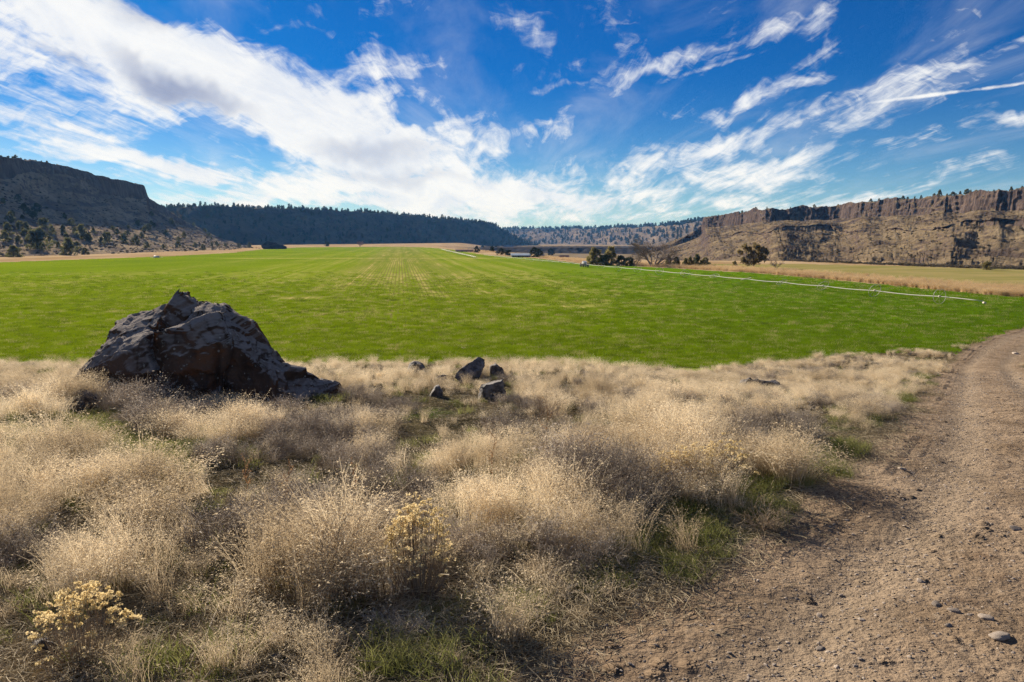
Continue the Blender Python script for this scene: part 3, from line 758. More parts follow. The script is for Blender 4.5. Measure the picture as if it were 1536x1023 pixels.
# the crack down the front, the dark groove beside it and the overhang at the left foot
def pull(v, path, width, depth):
    px = v[:, 0] / v[:, 1]; pz = (v[:, 2] - CAM_H) / v[:, 1]
    best = np.full(len(v), 1e9)
    for (a, b) in zip(path[:-1], path[1:]):
        A = pix_dir(*a); A = np.array((A[0] / A[1], A[2] / A[1])); Bq = pix_dir(*b); Bq = np.array((Bq[0] / Bq[1], Bq[2] / Bq[1]))
        ab = Bq - A
        tt = np.clip(((px - A[0]) * ab[0] + (pz - A[1]) * ab[1]) / (ab @ ab), 0, 1)
        best = np.minimum(best, np.hypot(px - A[0] - tt * ab[0], pz - A[1] - tt * ab[1]))
    w = np.exp(-(best * FPX / width) ** 2) * (v[:, 1] < B0 + 1.0)
    v[:, 1] += depth * w
    return v
v = pull(v, [(226, 496), (223, 520), (228, 540), (238, 560)], 3.0, .16)
v = pull(v, [(140, 566), (160, 566), (175, 574)], 6, .10)
v = pull(v, [(325, 520), (324, 565), (322, 585)], 4.5, .10)
v = pull(v, [(120, 600), (165, 606), (235, 618)], 10, .25)
org = np.array(px2g(300, 606))
boulder = link('boulder', mesh_np('boulder', v - org, q, t), mat_boulder, loc=org)
tag(boulder, 'huge dark brown jagged boulder with a sunlit top left ledge', 'boulder')

mat_rock, T = new_mat('grey_rock')
pos = T.n('ShaderNodeNewGeometry').outputs['Position']
n2 = T.noise(pos, 8, 6, .65); n3 = T.noise(pos, 35, 5, .7)
c = T.mix(T.ramp(n2, .35, .65), (.052, .046, .044), (.185, .168, .158))
c = T.mix(T.ramp(n3, .55, .7, 0, .5), c, (.30, .29, .27))
finish(T, c, .8, T.math('ADD', n2, T.math('MULTIPLY', n3, .3)), .05, .9, .3)
def rock(name, label, pts_blocks, seed, disp=(.03, .2), voxel=.015, mat=None, group=None):
    v, q, t = remeshed(pts_blocks, voxel, disp, seed)
    c0 = v.mean(0); c0[2] = v[:, 2].min()
    return tag(link(name, mesh_np(name, v - c0, q, t), mat or mat_rock, loc=c0), label, 'rock', group)
def hull_at(base_uv, outline, depth, drop=.12):
    """a chunk with the given outline (pixels), standing at the ground point under base_uv"""
    d0 = float(px2g(*base_uv)[1])
    pts = [pix_at(u, w, d0 + (.35 if i % 2 else .15) * depth) for i, (u, w) in enumerate(outline)]
    cu = sum(u for u, w in outline) / len(outline); cv = sum(w for u, w in outline) / len(outline)
    pts += [pix_at(cu + (u - cu) * .75, cv + (w - cv) * .75, d0 - .1 * depth) for u, w in outline]
    pts += [pix_at(cu + (u - cu) * .8, cv + (w - cv) * .85 + 2, d0 + depth) for u, w in outline]
    lo = [u for u, w in outline]
    g = px2g(*base_uv)[2] - drop
    for u in (min(lo), max(lo)):
        for dd in (0, depth):
            p = pix_at(u, base_uv[1], d0 + dd); p[2] = g; pts.append(p)
    return pts
GR = 'rocks sunk in the grass mound'
rock('rock', 'small rounded dark rock, leftmost in the grass along the field edge', [hull_at((622, 562), [(608, 556), (614, 546), (624, 541), (634, 545), (638, 555), (620, 562)], .4)], 1.0, group=GR)
rock('rock', 'pale grey slanting slab rock leaning in dry grass at the field edge', [[pix_at(u_, w_, float(px2g(702, 574)[1]) + d_) for u_, w_, d_ in [(680, 566, .0), (683, 558, .05), (700, 545, .25), (714, 537, .4), (723, 539, .45), (725, 548, .4), (712, 562, .1), (694, 573, -.05), (690, 578, .0), (712, 574, .1), (690, 566, .35), (708, 548, .6), (722, 545, .65), (715, 578, .5)]]], 2.0, disp=(.02, .25), group=GR)
rock('rock', 'dark broken rock behind the black stump-like rock', [hull_at((747, 566), [(735, 548), (742, 545), (750, 550), (757, 558), (748, 564)], .4)], 3.0, group=GR)
rock('rock', 'black stump-like rock with a pale lit slab on its left side', [hull_at((748, 606), [(741, 574), (746, 569), (755, 568), (757, 580), (755, 602), (743, 598), (742, 585), (726, 590), (720, 584), (724, 578), (736, 575)], .42)], 4.0, group=GR)
rock('rock', 'low dark rock half buried in dry grass below the slanting slab', [hull_at((652, 596), [(644, 590), (650, 580), (658, 577), (663, 583), (655, 592)], .3)], 5.0, group=GR)
rock('rock', 'thin dark rock blade behind the low half buried rock', [hull_at((660, 580), [(649, 571), (660, 563), (670, 564), (667, 574), (661, 577)], .3)], 6.0, group=GR)
rock('rock', 'low grey rock lying in the dry grass toward the dirt road', [hull_at((1135, 584), [(1105, 578), (1112, 571), (1135, 569), (1165, 572), (1172, 579), (1140, 583)], .5)], 7.0, group=GR)
rock('rock', 'broken dark rock at the left foot of the huge boulder', [hull_at((122, 612), [(98, 606), (104, 594), (118, 584), (140, 586), (150, 600), (120, 612)], .6)], 8.0, group=GR)
rock('rock', 'pale rock beside the small yellow rabbitbrush', [hull_at((66, 985), [(46, 975), (52, 962), (66, 957), (80, 961), (84, 972), (66, 984)], .16, .03)], 9.0, disp=(.012, .09), voxel=.006, group=GR)
rock('rock', 'small dark stone on the bare litter in the lower left', [hull_at((412, 992), [(400, 988), (404, 982), (414, 979), (422, 983), (420, 990)], .08, .02)], 10.0, disp=(.006, .05), voxel=.004, group=GR)

# ------------------------------------------------------------------ stones on the road
mat_stone, T = new_mat('road_stone')
pos = T.n('ShaderNodeTexCoord').outputs['Object']
oi = T.n('ShaderNodeObjectInfo').outputs['Random']
c = T.mix(oi, (.16, .135, .115), (.48, .40, .32))
c = T.mix(T.ramp(T.noise(pos, 20, 5, .6), .4, .7, 0, .5), c, (.10, .08, .065))
finish(T, c, .9, T.noise(pos, 45, 4, .6), .01, .5, .2)
def stone_mesh(seed, flat=.42):
    bm = bmesh.new(); bmesh.ops.create_icosphere(bm, subdivisions=3, radius=1)
    v = np.array([x.co for x in bm.verts]); f = np.array([[w.index for w in p.verts] for p in bm.faces]); bm.free()
    r = 1 + .28 * fbm(v[:, 0] * 1.1 + seed * 3.1, v[:, 1] * 1.1, v[:, 2] * 1.1, 3)
    v = v * r[:, None]
    rs = np.random.default_rng(seed)
    for _ in range(9):
        nrm = rs.normal(size=3); nrm /= np.linalg.norm(nrm); d = .72 + .2 * rs.random()
        over = np.maximum(v @ nrm - d, 0); v -= over[:, None] * nrm * .9
    v *= np.array((1.0, .72, flat))
    return mesh_np('stone', v, tris=f)
STONES = [stone_mesh(i) for i in range(6)]
for s_ in STONES: s_.materials.append(mat_stone)
def road_z(x, y):
    w = ROADBVH.ray_cast(Vector((x, y, 20)), Vector((0, 0, -1)))
    return w[0].z if w[0] is not None else float(gz(x, y))
_m = np.where((V[:, 1] < 60) & (np.abs(V[:, 0]) < 60))[0]
_near = (V[Q[:, 0]][:, 1] < 46)
_q = Q[_near]; _u, _inv = np.unique(_q, return_inverse=True)
ROADBVH = BVHTree.FromPolygons(V[_u].tolist(), _inv.reshape(-1, 4).tolist())
gsurf = road_z
def put_stone(u, v, wpx, label, group, k):
    p = px2g(u, v); r = wpx / 2 / FPX * p[1] * 1.03
    me = STONES[k % 6]
    o = link('stone', me)
    o.scale = (r * random.uniform(.9, 1.15), r * random.uniform(.8, 1.2), r * random.uniform(.8, 1.25)); o.rotation_euler = (random.uniform(-.2, .2), random.uniform(-.2, .2), random.uniform(0, 6.3))
    o.location = (p[0], p[1], gsurf(p[0], p[1]) + r * .10)
    tag(o, label, 'stone', group)
GS = 'stones lying on the dirt road'
put_stone(1232, 957, 17, 'pale rounded stone alone on the left part of the road, low in view', GS, 0)
put_stone(1381, 866, 14, 'grey stone with a dark shadow in the middle of the dirt road', GS, 1)
put_stone(1354, 700, 13, 'brown stone near the left wheel track, farther up the road', GS, 2)
put_stone(1500, 950, 34, 'largest flat pale stone half sunk in the road near the lower right', GS, 3)
put_stone(1478, 922, 26, 'flat tan stone half sunk just behind the largest road stone', GS, 4)
put_stone(1523, 530, 10, 'dark clod far up the road near its right verge', GS, 5)
put_stone(1405, 902, 16, 'dark stone with a lit top right of the road middle', GS, 1)
put_stone(1430, 912, 20, 'dark flat stone just before the two sunken flat stones', GS, 2)
k = 0
while k < 150:
    y = 3.2 + 22 * random.random() ** 1.8
    ln = random.choice([random.gauss(.34, .10), random.gauss(.80, .12), random.random()])
    if not 0.02 < ln < .98: continue
    x = float(road_l(y)) + ln * float(road_w(y))
    if x / y > .72: continue
    r = min(.045, .008 * math.exp(random.gauss(.25, .5))) * (1 + y * .03)
    o = link('stone', STONES[k % 6]); o.scale = (r * random.uniform(.8, 1.3), r * random.uniform(.8, 1.3), r * random.uniform(.7, 1.2)); o.rotation_euler = (random.uniform(-.4, .4), random.uniform(-.4, .4), random.uniform(0, 6.3))
    o.location = (x, y, gsurf(x, y) + r * .15)
    tag(o, 'small loose stone scattered on the brown dirt road', 'stone', GS)
    k += 1

# ------------------------------------------------------------------ scatter of uncountable plants: one object per kind
def scatter(name, protos, mat, pts, rot, scl, idx, label=None):
    cl = bpy.data.collections.new(name + '_patches')
    for i, me in enumerate(protos):
        if len(me.materials) == 0: me.materials.append(mat)
        o = bpy.data.objects.new('%s_patch_%02d' % (name, i), me); cl.objects.link(o)
    me = bpy.data.meshes.new(name); n = len(pts)
    me.vertices.add(n); me.vertices.foreach_set('co', np.asarray(pts, np.float32).ravel())
    for nm, ty, dat in (('rot', 'FLOAT_VECTOR', rot), ('scl', 'FLOAT', scl), ('pick', 'INT', idx)):
        a = me.attributes.new(nm, ty, 'POINT')
        a.data.foreach_set('vector' if ty == 'FLOAT_VECTOR' else 'value', np.asarray(dat, np.int32 if ty == 'INT' else np.float32).ravel())
    me.materials.append(mat)
    o = link(name, me)
    g = bpy.data.node_groups.new(name, 'GeometryNodeTree')
    g.interface.new_socket('Geometry', in_out='INPUT', socket_type='NodeSocketGeometry')
    g.interface.new_socket('Geometry', in_out='OUTPUT', socket_type='NodeSocketGeometry')
    gi = g.nodes.new('NodeGroupInput'); go = g.nodes.new('NodeGroupOutput')
    ci = g.nodes.new('GeometryNodeCollectionInfo'); ci.inputs['Collection'].default_value = cl
    ci.inputs['Separate Children'].default_value = True; ci.inputs['Reset Children'].default_value = True
    ip = g.nodes.new('GeometryNodeInstanceOnPoints'); ip.inputs['Pick Instance'].default_value = True
    def na(nm, ty):
        x = g.nodes.new('GeometryNodeInputNamedAttribute'); x.data_type = ty; x.inputs['Name'].default_value = nm; return x.outputs[0]
    er = g.nodes.new('FunctionNodeEulerToRotation')
    L = g.links.new
    L(na('rot', 'FLOAT_VECTOR'), er.inputs[0]); L(er.outputs[0], ip.inputs['Rotation']); L(na('scl', 'FLOAT'), ip.inputs['Scale']); L(na('pick', 'INT'), ip.inputs['Instance Index'])
    L(gi.outputs[0], ip.inputs['Points']); L(ci.outputs[0], ip.inputs['Instance']); L(ip.outputs[0], go.inputs[0])
    md = o.modifiers.new('scatter', 'NODES'); md.node_group = g
    return tag(o, label, None, None, 'stuff')

# ---- blades
def blades(n, rs, base_r, h, lean, droop, width, segs=4, head=0, head_len=.10, head_w=.004, fluff=0, fluff_r=.05, fluff_s=.02):
    """thin tapering stems from a common base; optional seed fluff near the tips -> verts, quads, tris"""
    az = rs.uniform(0, 2 * np.pi, n)
    br = base_r * np.sqrt(rs.random(n)); ba = rs.uniform(0, 2 * np.pi, n)
    hh = h * rs.uniform(.55, 1.1, n); ln = lean * rs.uniform(.15, 1.2, n); dr = droop * rs.uniform(.3, 1.3, n)
    t = np.linspace(0, 1, segs + 1)
    rad = hh[:, None] * (ln[:, None] * t + dr[:, None] * t ** 3)
    jx = rs.normal(0, .018, (n, segs + 1)) * t; jy = rs.normal(0, .018, (n, segs + 1)) * t
    x = (br * np.cos(ba))[:, None] + rad * np.cos(az)[:, None] + jx * hh[:, None] * 1.5
    y = (br * np.sin(ba))[:, None] + rad * np.sin(az)[:, None] + jy * hh[:, None] * 1.5
    z = hh[:, None] * (t - .35 * dr[:, None] * t ** 3)
    z[:, 0] -= .04
    P = np.stack([x, y, z], -1)
    fa = rs.uniform(0, np.pi, n)
    side = np.stack([np.cos(fa), np.sin(fa), np.zeros(n)], -1)
    w = width * rs.uniform(.7, 1.3, n)[:, None] * (1 - .75 * t)
    A = P - side[:, None] * w[..., None]; Bq = P + side[:, None] * w[..., None]
    Vb = np.stack([A, Bq], 2).reshape(-1, 3)
    k = (np.arange(n) * (segs + 1) * 2)[:, None] + (np.arange(segs) * 2)[None]
    q = np.stack([k, k + 1, k + 3, k + 2], -1).reshape(-1, 4)
    parts = [(Vb, q, None)]
    if fluff:
        m = n * fluff
        src = np.repeat(np.arange(n), fluff)
        tt = 1 - rs.random(m) ** 1.3 * .42
        f = tt * segs; i0 = np.minimum(f.astype(int), segs - 1); fr = (f - i0)[:, None]
        c = P[src, i0] * (1 - fr) + P[src, i0 + 1] * fr
        off = rs.normal(size=(m, 3)); off[:, 2] = np.abs(off[:, 2]) * .6 - .3
        off *= (fluff_r * (1.15 - tt * .7) * rs.random(m) ** .5)[:, None]
        c1 = c + off * .45; c2 = c + off
        d = rs.normal(size=(m, 3)); d /= np.linalg.norm(d, axis=1)[:, None]
        s = (fluff_s * rs.uniform(.5, 1.4, m))[:, None]
        up = np.array((0, 0, .5))
        tv = np.stack([c2 - d * s * .35, c2 + d * s * .35, c2 + off * .5 + (np.cross(d, off + 1e-4) * 4 + rs.normal(size=(m, 3)) * .3) * s * .4 - up * s * .5], 1).reshape(-1, 3)
        parts.append((tv, None, np.arange(m * 3).reshape(-1, 3)))
    return join(parts)
def twig_bush(rs, n, h, spread, r0, depth=3, kids=3, sides=3, wob=.25, ends=None):
    """a much-branched dry bush -> tubes; collects the twig ends"""
    parts = []
    def grow(p, d, ln, r, lev):
        m = 4; pts = [p]
        for _ in range(m):
            d = d + rs.normal(0, wob / 2, 3); d /= np.linalg.norm(d)
            pts.append(pts[-1] + d * ln / m)
        parts.append(tube(pts, np.linspace(r, r * .6, m + 1), sides, False))
        if lev == 0:
            if ends is not None: ends.append((pts[-1], d))
            return
        for _ in range(kids + (rs.random() < .5)):
            j = rs.integers(1, m + 1)
            dd = d + rs.normal(0, .55, 3); dd[2] = abs(dd[2]) * .7 + .15; dd /= np.linalg.norm(dd)
            grow(pts[j], dd, ln * rs.uniform(.55, .8), r * .6, lev - 1)
    for i in range(n):
        a = rs.uniform(0, 6.283); e = spread * rs.uniform(.2, 1.1)
        d = np.array((math.cos(a) * e, math.sin(a) * e, 1.0)); d /= np.linalg.norm(d)
        grow(np.array((math.cos(a) * .03, math.sin(a) * .03, -.03)), d, h * rs.uniform(.4, .6), r0, depth)
    return join(parts)

rs = np.random.default_rng(3)
straw = leafy('dry_straw', (.42, .33, .21), (.84, .71, .50), .42, .8, .30)
straw_pink = leafy('reddish_straw', (.40, .29, .20), (.80, .63, .46), .42, .8, .25)
grey_weed = leafy('grey_weed', (.22, .185, .15), (.56, .48, .385), .35, 1.0, .3)
turf = leafy('green_turf', (.11, .125, .03), (.25, .25, .09), .45, 1.2, .35)
litter = leafy('straw_litter', (.24, .20, .12), (.54, .45, .30), .3, 1.5, .3)
crop, T = new_mat('crop_blade')
pos = T.n('ShaderNodeNewGeometry').outputs['Position']; ps = T.n('ShaderNodeSeparateXYZ', Vector=pos)
oi = T.n('ShaderNodeObjectInfo').outputs['Random']
f = T.math('ADD', T.ramp(T.noise(pos, .9, 4, .65), .3, .7, 0, .6, False), T.math('MULTIPLY', oi, .4))
c = T.mix(f, (.115, .175, .003), (.245, .325, .014))
c = T.mix(T.ramp(T.math('ADD', ps.outputs[0], T.math('MULTIPLY', ps.outputs[1], .04)), -6, 34, 0, .75), c, (.105, .205, .006))  # same painted backscatter shift, blades greener to the right
c = T.mix(T.ramp(T.math('FRACT', T.math('MULTIPLY', oi, 7.3)), .86, .90, 0, .85), c, (.42, .36, .15))
c = T.mix(T.ramp(T.math('FRACT', T.math('MULTIPLY', oi, 17.7)), .80, .84, 0, .7), c, (.045, .075, .006))
finish(T, c, .75, spec=.1, transl=.45)
cropdry = None
P_fluffy = [mesh_np('f', *blades(64, rs, .10, .36, .46, .38, .0015, 4, fluff=26, fluff_r=.050, fluff_s=.0105), smooth=False) for _ in range(5)]
P_tall = [mesh_np('t', *blades(80, rs, .09, .44, .30, .25, .0018, 4, fluff=14, fluff_r=.032, fluff_s=.011), smooth=False) for _ in range(4)]
P_short = [mesh_np('s', *blades(60, rs, .12, .22, .7, .4, .0017, 3, fluff=8, fluff_r=.03, fluff_s=.010), smooth=False) for _ in range(3)]
P_twig = []
for _ in range(4):
    ends = []
    a = twig_bush(rs, 9, .36, .9, .0034, 3, 3, 3, .3, ends)
    b = blades(30, rs, .08, .34, .4, .3, .0015, 3, fluff=10, fluff_r=.05, fluff_s=.011)
    P_twig.append(mesh_np('w', *join([a, b]), smooth=False))
P_turf = [mesh_np('g', *blades(110, rs, .16, .13, .5, .4, .0028, 3), smooth=False) for _ in range(4)]
P_lit = []
for _ in range(5):
    parts = []
    for i in range(52):
        a = rs.uniform(0, 6.283); c0 = np.append(rs.normal(0, .17, 2), rs.uniform(.003, .035)); L0 = rs.uniform(.04, .15)
        tt = np.linspace(-.5, .5, 5)[:, None]; bend = rs.normal(0, .05)
        pts = c0 + tt * L0 * np.array((math.cos(a), math.sin(a), rs.normal(0, .12))) + (tt ** 2 - .1) * bend * np.array((-math.sin(a), math.cos(a), rs.uniform(-.6, .3)))
        parts.append(tube(pts, .0014, 3, False))
    P_lit.append(mesh_np('l', *join(parts), smooth=False))
P_crop = [mesh_np('c', *blades(60, rs, .34, .12, .45, .5, .0055, 2), smooth=False) for _ in range(4)]

# ---- where the dry grass stands: clumps with gaps between them
def proj(x, y, z):
    cp, sp = math.cos(PITCH), math.sin(PITCH)
    dz = z - CAM_H; dep = y * cp - dz * sp; up = y * sp + dz * cp
    return CX + FPX * x / dep, CY - FPX * up / dep
def cell(x, y):
    return np.clip(np.searchsorted(ys, y), 0, nr - 1), np.clip(((x / (y + 5.5) + 1.25) / 2.5 * (len(aa) - 1)).round().astype(int), 0, nc - 1)
NCL = 44000
cyy = 2.7 + 38 * rs.random(NCL) ** 1.25; cxx = (rs.random(NCL) * 2 - 1) * (cyy + 3.5) * .92
cyy[-14000:] = rs.uniform(11, 36, 14000); cxx[-14000:] = rs.uniform(0, 1, 14000) * (cyy[-14000:] * .68)
rlx = road_l(cyy); dl = np.where(cxx < rlx, rlx - cxx, cxx - rlx - road_w(cyy))
I_, J_ = cell(cxx, cyy)
cu, cv = proj(cxx, cyy, gz(cxx, cyy))
dn0 = pn(cxx * .35, cyy * .35, 11) + .5 * pn(cxx * 1.1, cyy * 1.1, 12)
def blob(u, v, a, b): return np.exp(-((cu - u) / a) ** 2 - ((cv - v) / b) ** 2)
lush = blob(820, 780, 230, 130) + blob(110, 790, 170, 140) + blob(1050, 690, 150, 70) + blob(470, 850, 130, 110) + .8 * blob(300, 640, 200, 50) + .8 * blob(250, 810, 110, 60) + .6 * blob(430, 900, 120, 40) + .6 * blob(60, 600, 80, 40) 
hole = blob(330, 745, 75, 45) + blob(655, 640, 60, 70) * .9 + blob(800, 655, 60, 40) * .7 + blob(30, 655, 110, 28) + .7 * blob(745, 612, 22, 10) + .6 * blob(702, 574, 22, 7) + .5 * blob(652, 600, 16, 6) + .9 * blob(470, 610, 60, 18) + .8 * blob(430, 720, 60, 35) + .7 * blob(540, 700, 40, 30) + .7 * blob(330, 870, 60, 30) + blob(200, 705, 90, 22) + blob(250, 905, 90, 45) * .7 + blob(620, 735, 40, 60) * .6 + blob(730, 900, 60, 40) * .6
want = np.clip(.26 + .85 * dn0 + .60 * lush - 1.1 * hole, 0, 1) * np.clip((dl - np.interp(cyy, [4, 9], [.45, .15])) / np.interp(cyy, [4, 9], [.9, .5]), 0, 1) * (1 - .9 * np.clip(gzone[I_, J_] * 1.3, 0, 1)) * (1 - .97 * sst(cyy, 4.3, 3.7))
infield = inside(cxx, cyy, FIELD)
want = want * np.where(infield, .0, 1) * np.interp(cyy, [3, 12, 15, 20, 40], [1, 1, .9, .8, .7])
inb = inside(cxx, cyy, [px2g(*q_)[:2] for q_ in [(120, 600), (500, 600), (500, 575), (150, 560)]])
cand = np.where((rs.random(NCL) < want) & ~inb)[0]
grid = {}; C_ = []
for i in cand:
    rad = rs.uniform(.20, .52) * (1 + .35 * min(lush[i], 1))
    gk = (int(cxx[i] // .8), int(cyy[i] // .8)); bad = False
    for a_ in (-1, 0, 1):
        for b_ in (-1, 0, 1):
            for (px_, py_, pr_) in grid.get((gk[0] + a_, gk[1] + b_), ()):
                if (px_ - cxx[i]) ** 2 + (py_ - cyy[i]) ** 2 < (.80 * (pr_ + rad) * .82) ** 2: bad = True
    if bad: continue
    grid.setdefault(gk, []).append((cxx[i], cyy[i], rad)); C_.append((i, rad))
T_ = []
for i, rad in C_:
    n_ = int(rad * rad * 46) + 3
    hgt = (.82 * math.exp(rs.normal(0, .20)) + .38 * min(lush[i], 1.1)) * float(np.interp(cyy[i], [3, 4.5, 9, 12, 15, 18], [.8, 1, 1, .85, .52, .5])) * (1 + .7 * float(sst(cxx[i], 3.5, 8) * sst(cyy[i], 11, 16)))
    g_ = cu[i] > 220 and cu[i] < 650 and cyy[i] < 12
    kk_ = rs.random()
    kind = 2 if (kk_ < (.68 if g_ else .26)) else (1 if (kk_ < .75 and 620 < cu[i] < 1130) or kk_ < .2 else 0)
    if dl[i] < np.interp(cyy[i], [4, 9], [.8, .3]) or cyy[i] < 3.9: kind = 3
    tilt = rs.normal(0, .10, 2)
    for _ in range(n_):
        q_ = math.sqrt(rs.random()); an_ = rs.uniform(0, 6.283)
        T_.append((cxx[i] + rad * q_ * math.cos(an_), cyy[i] + rad * q_ * math.sin(an_), hgt * (1 - .42 * q_ * q_) * rs.uniform(.78, 1.15), kind))
# a thin sprinkling between the clumps
for _ in range(2600):
    i = rs.integers(0, NCL)
    if dl[i] > .2 and not inb[i] and (not infield[i] or (rs.random() < (.45 if cyy[i] < 22 else .04))):
        T_.append((cxx[i], cyy[i], rs.uniform(.5, .95) * float(np.interp(cyy[i], [3, 10, 15], [1, .8, .6])), 3 if rs.random() < .8 else 0))
for _ in range(900):
    yw = rs.uniform(12.5, 19); xw = rs.uniform(-14, 9)
    if float(road_l(yw)) - xw > .4: T_.append((xw, yw, rs.uniform(.35, .72), 0 if rs.random() < .6 else 1))
T_ = np.array(T_)
x, y, tsc, tk = T_.T
print('clumps', len(C_), 'tufts', len(T_))
norm, pink, twig, short = tk == 0, tk == 1, tk == 2, tk == 3
def rots(n, tilt=.12): return np.stack([rs.normal(.0, tilt, n), rs.normal(0, tilt, n), rs.uniform(0, 6.283, n)], -1)
def lay(name, mask, protos, mat, smin, smax, tilt=.14, label=None):
    n = int(mask.sum()); xx, yy_ = x[mask], y[mask]
    sc_ = rs.uniform(smin, smax, n) * (tsc[mask] if len(tsc) == len(mask) else 1.0)
    pts = np.stack([xx, yy_, [gsurf(a, b) for a, b in zip(xx, yy_)]], -1)
    return scatter(name, protos, mat, pts, rots(n, tilt), sc_, rs.integers(0, len(protos), n), label)
lay('dry_grass', norm, P_fluffy + P_tall, straw, .9, 1.15)
lay('reddish_grass', pink, P_tall + P_fluffy[:2], straw_pink, .9, 1.15)
lay('grey_weeds', twig, P_twig, grey_weed, .95, 1.2)
lay('short_grass', short, P_short, straw, .7, 1.3)
# green turf between the clumps and along the verge
NT_ = 30000
y = 2.6 + 32 * rs.random(NT_) ** 1.2; x = (rs.random(NT_) * 2 - 1) * (y + 3) * .9
ii_ = np.clip(np.searchsorted(ys, y), 0, nr - 1); jj_ = np.clip(((x / (y + 5.5) + 1.25) / 2.5 * (len(aa) - 1)).round().astype(int), 0, nc - 1)
keep = (rs.random(NT_) < gzone[ii_, jj_] ** 1.3 * .8 + np.where(y < 5.5, .06, .045)) & (d_in[ii_, jj_] < -.1) & ~inside(x, y, FIELD)
x, y = x[keep], y[keep]; tsc = np.ones(len(x))
print('turf tufts', len(x))
lay('green_turf', np.ones(len(x), bool), P_turf, turf, .5, 1.1, .1)
# fallen straw on the bare ground
NL = 17000
y = 2.5 + 20 * rs.random(NL) ** 1.5; x = (rs.random(NL) * 2 - 1) * (y + 3) * .9
ii_ = np.clip(np.searchsorted(ys, y), 0, nr - 1); jj_ = np.clip(((x / (y + 5.5) + 1.25) / 2.5 * (len(aa) - 1)).round().astype(int), 0, nc - 1)
di = d_in[ii_, jj_]
keep = (di < .05) & (rs.random(NL) < np.where(di > -1.6, .8, np.where(y < 4.8, .95, .35)))
x, y = x[keep], y[keep]; tsc = np.ones(len(x))
lay('straw_litter', np.ones(len(x), bool), P_lit, litter, .6, 1.2, .05)
# fine gravel in the wheel lanes
NG = 16000
y = 2.6 + 24 * rs.random(NG) ** 1.7; ln_ = np.where(rs.random(NG) < .6, np.where(rs.random(NG) < .5, rs.normal(.30, .10, NG), rs.normal(.78, .10, NG)), rs.random(NG) * 1.1 - .05)
x = road_l(y) + ln_ * road_w(y); keep = x < y * .85 + 1
x, y = x[keep], y[keep]; n = len(x)
P_gr = [m.copy() for m in STONES]
scatter('gravel', P_gr, mat_stone, np.stack([x, y, [gsurf(a, b) for a, b in zip(x, y)]], -1), rots(n, .3), np.minimum(np.exp(rs.normal(-5.2, .5, n)), .013) * (1 + y * .03), rs.integers(0, 6, n))
# the young crop, blade by blade where it is near
NC_ = 80000
y = 29 + 110 * rs.random(NC_) ** 1.9; x = (rs.random(NC_) * 2 - 1) * (y + 6) * .80
keep = inside(x, y, FIELD)
ii_ = np.clip(np.searchsorted(ys, y), 0, nr - 1); jj_ = np.clip(((x / (y + 5.5) + 1.25) / 2.5 * (len(aa) - 1)).round().astype(int), 0, nc - 1)
keep &= rs.random(NC_) < (.95 - .75 * stripe[ii_, jj_]) * np.clip(1 + .4 * pn(x * .25, y * .2, 3), .5, 1) * sst(y, 150, 60)
x, y = x[keep], y[keep]
print('crop tufts', len(x))
n = len(x)
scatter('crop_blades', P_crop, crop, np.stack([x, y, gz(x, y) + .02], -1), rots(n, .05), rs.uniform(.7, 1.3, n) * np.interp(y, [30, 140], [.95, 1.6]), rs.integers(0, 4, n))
#PART3
# ------------------------------------------------------------------ shrubs in the foreground, each a thing
mat_twig = leafy('dry_twig', (.20, .15, .10), (.38, .30, .21), .1, 3, .2)
mat_palewood = leafy('bleached_twig', (.42, .36, .28), (.66, .58, .47), .1, 3, .2)
mat_seed = leafy('cream_seed_head', (.56, .43, .19), (.84, .70, .42), .45, 6, .1)
mat_dock = leafy('rusty_stalk', (.34, .19, .09), (.52, .34, .18), .25, 6, .1)
def seed_heads(ends, rs, r, per, s):
    """little domed clusters of seed fluff at the twig ends"""
    c = np.repeat(np.array([e[0] for e in ends]), per, 0)
    m = len(c); o_ = rs.normal(size=(m, 3)); o_ /= np.linalg.norm(o_, axis=1)[:, None]; o_[:, 2] = np.abs(o_[:, 2])
    c = c + o_ * r * rs.random((m, 1)) ** .4
    a = rs.normal(size=(m, 3)); a /= np.linalg.norm(a, axis=1)[:, None]; b = np.cross(a, rs.normal(size=(m, 3))); b /= np.linalg.norm(b, axis=1)[:, None]
    ss = s * rs.uniform(.6, 1.3, (m, 1))
    v = np.stack([c - a * ss - b * ss, c + a * ss - b * ss, c + a * ss + b * ss, c - a * ss + b * ss], 1).reshape(-1, 3)
    return v, np.arange(m * 4).reshape(-1, 4), None
def rabbitbrush(u, v, h, spread, label, seed, n=16, tall=1.0):
    rs2 = np.random.default_rng(seed)
    p = px2g(u, v); p[2] = gsurf(p[0], p[1])
    root = tag(empty('rabbitbrush', p), label, 'shrub', 'rabbitbrush shrubs in the dry grass')
    parts = []; ends = []
    for i in range(n * 9):
        a = rs2.uniform(0, 6.283); e = spread * math.sqrt(rs2.random())
        top = np.array((math.cos(a) * e, math.sin(a) * e, h * (1 - .55 * (e / spread) ** 2) * rs2.uniform(.75, 1.08)))
        b0 = np.array((math.cos(a) * e * .2, math.sin(a) * e * .2, -.03))
        t = np.linspace(0, 1, 5)[:, None]
        pts = b0 + (top - b0) * t + np.sin(np.pi * t) * np.array((math.cos(a), math.sin(a), 0)) * e * .18 + rs2.normal(0, .006, (5, 3)) * t
        parts.append(tube(pts, np.linspace(.0022, .001, 5), 3, False))
        if top[2] > h * .5 or rs2.random() < .25:
            for k in range(3): ends.append((pts[-1] + rs2.normal(0, .016, 3) * np.array((1, 1, .5)), None))
    link('stems', mesh_np('stems', *join(parts), smooth=False), mat_twig, root)
    link('seed_heads', mesh_np('seed_heads', *seed_heads(ends, rs2, .015, 11, .0042), smooth=False), mat_seed, root)
    return root
